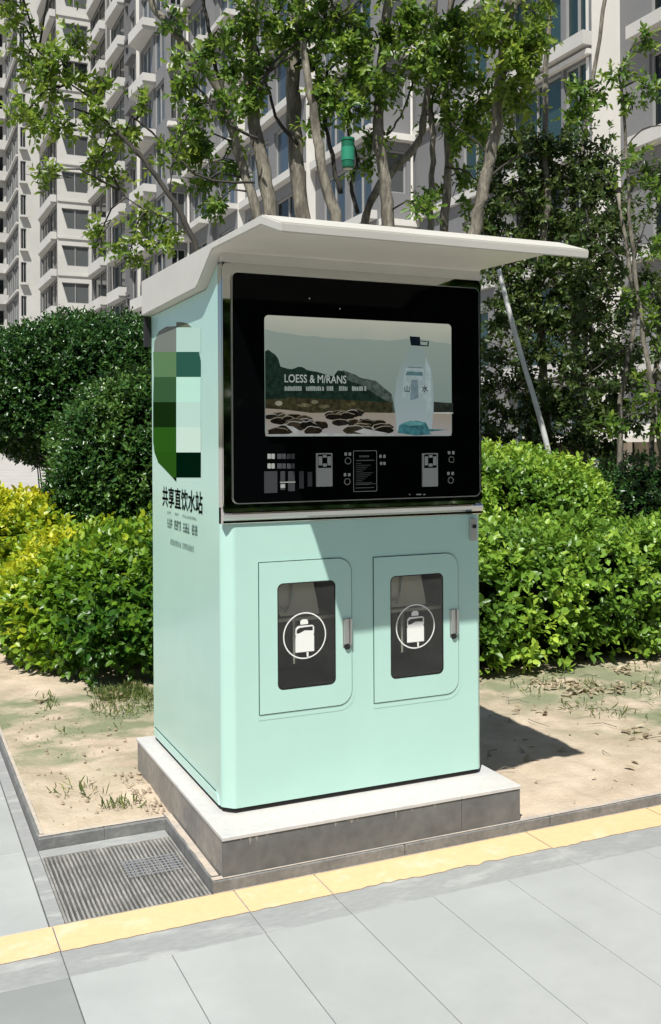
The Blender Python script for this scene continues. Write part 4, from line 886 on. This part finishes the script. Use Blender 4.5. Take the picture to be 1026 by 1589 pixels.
tw = walk(-26, 96, [
    ('y', 12, dict(wall=WALLW, open=[(.45, .9, .9, 2.4)], balcony=[(.1, 1, -.1, .8, .8, WALLW)], glass=GLASSD)),
    ('x', 31, dict(wall=WALLG, open=[(.05, .5, .4, 2.6), (.55, .95, .4, 2.6)], ledge=[(0, 1, -.12, .06, .2, WALLW)], glass=[GLASSD, GLASST], mull=2)),
    ('y', 46, dict(wall=WALLW, open=[(.2, .8, .7, 2.5)], ledge=[(.1, .9, .45, .62, .45, WALLW)], glass=GLASSD)),
    ('y', 64, dict(wall=WALLW)),
    ('x', 91, dict(wall=WALLG, open=[(.05, .46, .3, 2.7), (.52, .97, .3, 2.7)], balcony=[(.1, .95, -.3, .45, .6, WALLW)], glass=GLASSD)),
    ('y', 144, dict(wall=WALLW, open=[(.12, .93, .7, 2.35, 1.4)], ledge=[(.0, 1, -.12, .05, .1, WALLW)], glass=[CURT, CURT, GLASSD], mull=1)),
    ('x', 168, dict(wall=WALLG, open=[(.05, .95, .3, 2.7)], balcony=[(.02, .95, -.3, .5, .6, WALLW)], glass=GLASSD)),
    ('y', 176, dict(wall=WALLW, open=[(.2, .7, .2, 2.6)], glass=GLASSD, mull=0)),
    ('x', 198, dict(wall=WALLG, open=[(.05, .92, .3, 2.7)], balcony=[(.02, .98, -.3, .5, .7, WALLW)], glass=[GLASSD, GLASST])),
    ('y', 204, dict(wall=WALLG)),
    ('x', 225, dict(wall=WALLG, open=[(.2, .8, .4, 2.4)], ledge=[(.05, .95, -.2, .1, .4, WALLG)], glass=GLASSD)),
    ('y', 300, dict(wall=WALLG))])
t1 = empty('apartment_tower', (10, 95, 0), label='tall pale apartment tower with stacked angular balconies, far behind on the left', cat='apartment tower')
t1.location = (0, 0, 0)
facade(t1, tw, 51.3, 3.0); closeback(t1, tw, 51.3, 14)
SLB = [(0, 1, -.16, .06, .32, WALLC)]
bk = walk(203, 59, [
    ('x', 215, dict(wall=WALLG, open=[(.2, .8, .5, 2.5)], ledge=[(0, 1, -.25, .1, .25, WALLG)], glass=GLASSD, mull=0)),
    ('y', 220, dict(wall=WALLC)),
    ('x', 262, dict(wall=WALLB, open=[(.08, .45, .4, 2.6), (.55, .92, .4, 2.6)], balcony=[(.05, .6, -.25, .35, .9, WALLW)], glass=[GLASSB, GLASSB, GLASSD], mull=1)),
    ('y', 297, dict(wall=WALLB, open=[(.12, .82, .3, 2.5)], ledge=SLB, glass=[CURT, GLASSD], pipe=[(.92, .07, WALLC)])),
    ('x', 330, dict(wall=WALLB, open=[(.1, .8, .5, 2.5)], ledge=[(.05, .9, .2, .5, .5, WALLW)], glass=GLASSB)),
    ('y', 338, dict(wall=WALLB)),
    ('x', 371, dict(wall=WALLB, open=[(.15, .85, .5, 2.5)], ledge=[(0, 1, .15, .4, .5, WALLW)], glass=GLASSB)),
    ('y', 383, dict(wall=WALLC)),
    ('x', 478, dict(wall=WALLB, open=[(.06, .42, .5, 2.6), (.52, .9, .5, 2.6)], ledge=[(0, 1, .1, .42, .35, WALLW)], glass=[GLASSB, GLASSB, GLASSD], mull=1)),
    ('y', 492, dict(wall=WALLC)),
    ('x', 590, dict(wall=WALLB, open=[(.12, .5, .45, 2.55), (.56, .9, .45, 2.55)], ledge=[(.02, .98, .1, .40, .3, WALLW)], glass=[GLASST, GLASSB], mull=1)),
    ('y', 646, dict(wall=WALLB, open=[(.12, .78, 1.05, 2.55)], ledge=SLB, glass=CURT, pipe=[(.9, .05, WALLC)], mull=0)),
    ('x', 770, dict(wall=WALLB, open=[(.62, .92, .6, 2.4)], ledge=[(.0, 1, .05, .32, .16, WALLW)], glass=GLASST)),
    ('y', 792, dict(wall=WALLB)),
    ('x', 922, dict(wall=WALLB, open=[(.03, .66, .5, 2.85), (.69, .97, .5, 2.85)], ledge=[(0, 1, .12, .50, .3, WALLW), (0, 1, -.12, .02, .15, WALLC)], glass=[GLASST, GLASSD], mull=1)),
    ('y', 966, dict(wall=WALLC)),
    ('x', 1060, dict(wall=WALLB, open=[(.5, .95, .5, 2.6)], ledge=[(.3, 1, .1, .45, .4, WALLW)], glass=[GLASSD, CURT], mull=1)),
    ('y', 1120, dict(wall=WALLB)), ('x', 1400, dict(wall=WALLB, open=[(.1, .45, .5, 2.6), (.55, .9, .5, 2.6)], ledge=[(0, 1, .1, .45, .4, WALLW)], glass=[GLASSD, GLASSB]))])
b1 = empty('apartment_block', (0, 0, 0), label='nearer grey apartment block with stepped facade, white pillars and blue windows behind the trees', cat='apartment block')
facade(b1, bk, 27.3, 3.0); closeback(b1, bk, 27.3, 12)

# low kiosk glimpsed under the trees at the right
kc = at(965, 700, 15.0); ko = empty('low_shelter', (kc.x, kc.y, -.26), label='low pale shelter with a dark opening glimpsed above the hedge at the right edge', cat='shelter')
def kbx(a, b, nme, m): return MB().box(a, b).build(nme, m, ko)
kbx((-1.1, -.6, 1.52), (.75, 1.0, 1.62), 'roof_slab', WALLC); kbx((-.95, .35, 0), (.55, .45, 1.518), 'back_wall', DARKST)
for x in (-.9, -.28, .40): kbx((x, -.45, 0), (x + .09, -.36, 1.518), 'post', WALLC)
kbx((.551, -.5, 0), (2.4, .9, 1.8), 'side_wall', WALLC)

# ------------------------------------------------------------------ litter, grass, pebbles
def scatter(n, boxes):
    P = []
    for _ in range(n):
        x0, x1, y0, y1 = random.choice(boxes); P.append((random.uniform(x0, x1), random.uniform(y0, y1), SZ + .004))
    return np.array(P)
P = scatter(3600, [(1.2, 4, -.1, 1.7), (2, 4, .2, 1.7), (2, 4, .0, 1.7), (1.2, 4, 1.2, 1.75), (-.3, .3, 2.2, 2.6)]); P = P[np.array([noise.noise(Vector((x * 2.6, y * 3.4, 6))) + .35 * noise.noise(Vector((x * 9, y * 9, 2))) > .17 for x, y, z in P])]; n = len(P); a = rng.uniform(0, 6.28, n)
Dd = np.stack([np.cos(a), np.sin(a), rng.uniform(-.1, .5, n)], 1); L = rng.uniform(.018, .06, n)
leafmesh('fallen_leaves', P, Dd, unit(np.array([0, 0, 1]) + rng.normal(0, .3, (n, 3))), L, L * .5, DEADLEAF, label='dry leaves scattered on the sandy soil', cat='leaf litter', kind='stuff')
GP = np.concatenate([scatter(1500, [(-.3, .7, 1.7, 2.5)]), scatter(900, [(2.2, 4, .5, 1.7)]), scatter(140, [(-.45, -.25, .75, .95), (-.3, -.15, .55, .65), (2.4, 2.9, .1, .4)]), scatter(420, [(.02, .30, 2.2, 2.5)])]); n = len(GP)
keep = np.array([noise.noise(Vector((x * 3.2, y * 3.2, 3))) > -.02 for x, y, z in GP]); GP = GP[keep]; n = len(GP)
leafmesh('ground_grass', GP - np.array([0, 0, .008]), unit(np.array([0, 0, 1]) + rng.normal(0, .55, (n, 3))), rng.normal(0, 1, (n, 3)), rng.uniform(.02, .06, n), rng.uniform(.003, .006, n), GRASS, label='short weedy grass on the sandy soil', cat='grass', kind='stuff')
B = MB()
for _ in range(420):
    x, y = random.choice([(random.uniform(-.5, .0), random.uniform(.5, 2.2)), (random.uniform(1.12, 4), random.uniform(-.1, 1.7)), (random.uniform(-.16, -.08), random.uniform(.48, 1.0))]); s = random.choice([.003, .004, .006, .009])
    c = Vector((x, y, SZ + .001)); V = [c + Vector((random.uniform(.7, 1.3) * s * a, random.uniform(.7, 1.3) * s * b, random.uniform(.6, 1) * s * c_)) for a, b, c_ in ((1, 0, 0), (0, 1, 0), (-1, 0, 0), (0, -1, 0), (0, 0, 1.2), (0, 0, -1))]
    B.add(V, [(0, 1, 4), (1, 2, 4), (2, 3, 4), (3, 0, 4), (1, 0, 5), (2, 1, 5), (3, 2, 5), (0, 3, 5)])
B.build('pebbles', mat('pebble', (.36, .29, .21), rough=.9, var=.3, vs=30), label='small pebbles and crumbs of earth on the sandy soil', cat='pebbles', kind='stuff')
B = MB()
for _ in range(70):
    x, y = random.uniform(1.3, 4), random.uniform(-.05, 1.7); a = random.uniform(0, 6.28); l = random.uniform(.05, .18)
    B.tube([(x, y, SZ + .006), (x + l * .5 * math.cos(a), y + l * .5 * math.sin(a), SZ + .014), (x + l * math.cos(a + .3), y + l * math.sin(a + .3), SZ + .006)], [.002, .0018, .001], 4)
B.build('fallen_twigs', BARK, label='thin dry twigs lying on the sandy soil right of the plinth', cat='twigs', kind='stuff')

# ------------------------------------------------------------------ unseen greenery added behind the viewer, to darken reflections in chrome and glass
for i, (x, y, r_, lab) in enumerate(((-5, -13, 3.0, 'unseen broad tree added for reflections, leftmost of the row reflected in the chrome'), (1.5, -14, 3.3, 'unseen broad tree added for reflections, second of the row from the left'), (8, -13.5, 3.1, 'unseen broad tree added for reflections, third of the row from the left'), (14.5, -13, 3.2, 'unseen broad tree added for reflections, rightmost of the reflected row'))):
    o = empty('reflection_tree', (x, y, -.2), label=lab, cat='tree', group='trees added for reflections'); inv = Matrix.Translation((-x, -y, .2))
    q = MB().tube([(x, y, -.25), (x + .1, y, 1.5), (x, y, 3.6)], [.16, .13, .1], 9).build('trunk', BARK, o); q.matrix_parent_inverse = inv
    p, nn = surf('', (x, y, 4.2), (r_ * 1.15, r_, 2.9), 3200, .5, i * 7, 2.3); p = p - nn * (rng.random((len(p), 1)) ** 2 * .8); n = len(p)
    f = leafmesh('crown', p, unit(nn + rng.normal(0, .7, (n, 3))), unit(nn + rng.normal(0, .6, (n, 3))), rng.uniform(.25, .45, n), rng.uniform(.15, .25, n), L_TREE, o); f.matrix_parent_inverse = inv
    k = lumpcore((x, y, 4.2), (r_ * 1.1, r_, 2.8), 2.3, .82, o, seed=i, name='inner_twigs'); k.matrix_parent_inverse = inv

bush('reflection_hedge', 'unseen long dark clipped hedge added for reflections, in front of the row of broad trees', 'hedge', (5, -9.2, .55), (13, .9, 1.25), L_DARK, 6500, .11, pw=5, lump=.1, coref=.93, seed=44, zmin=-.2)  # added out of view, for a low dark band in the reflections
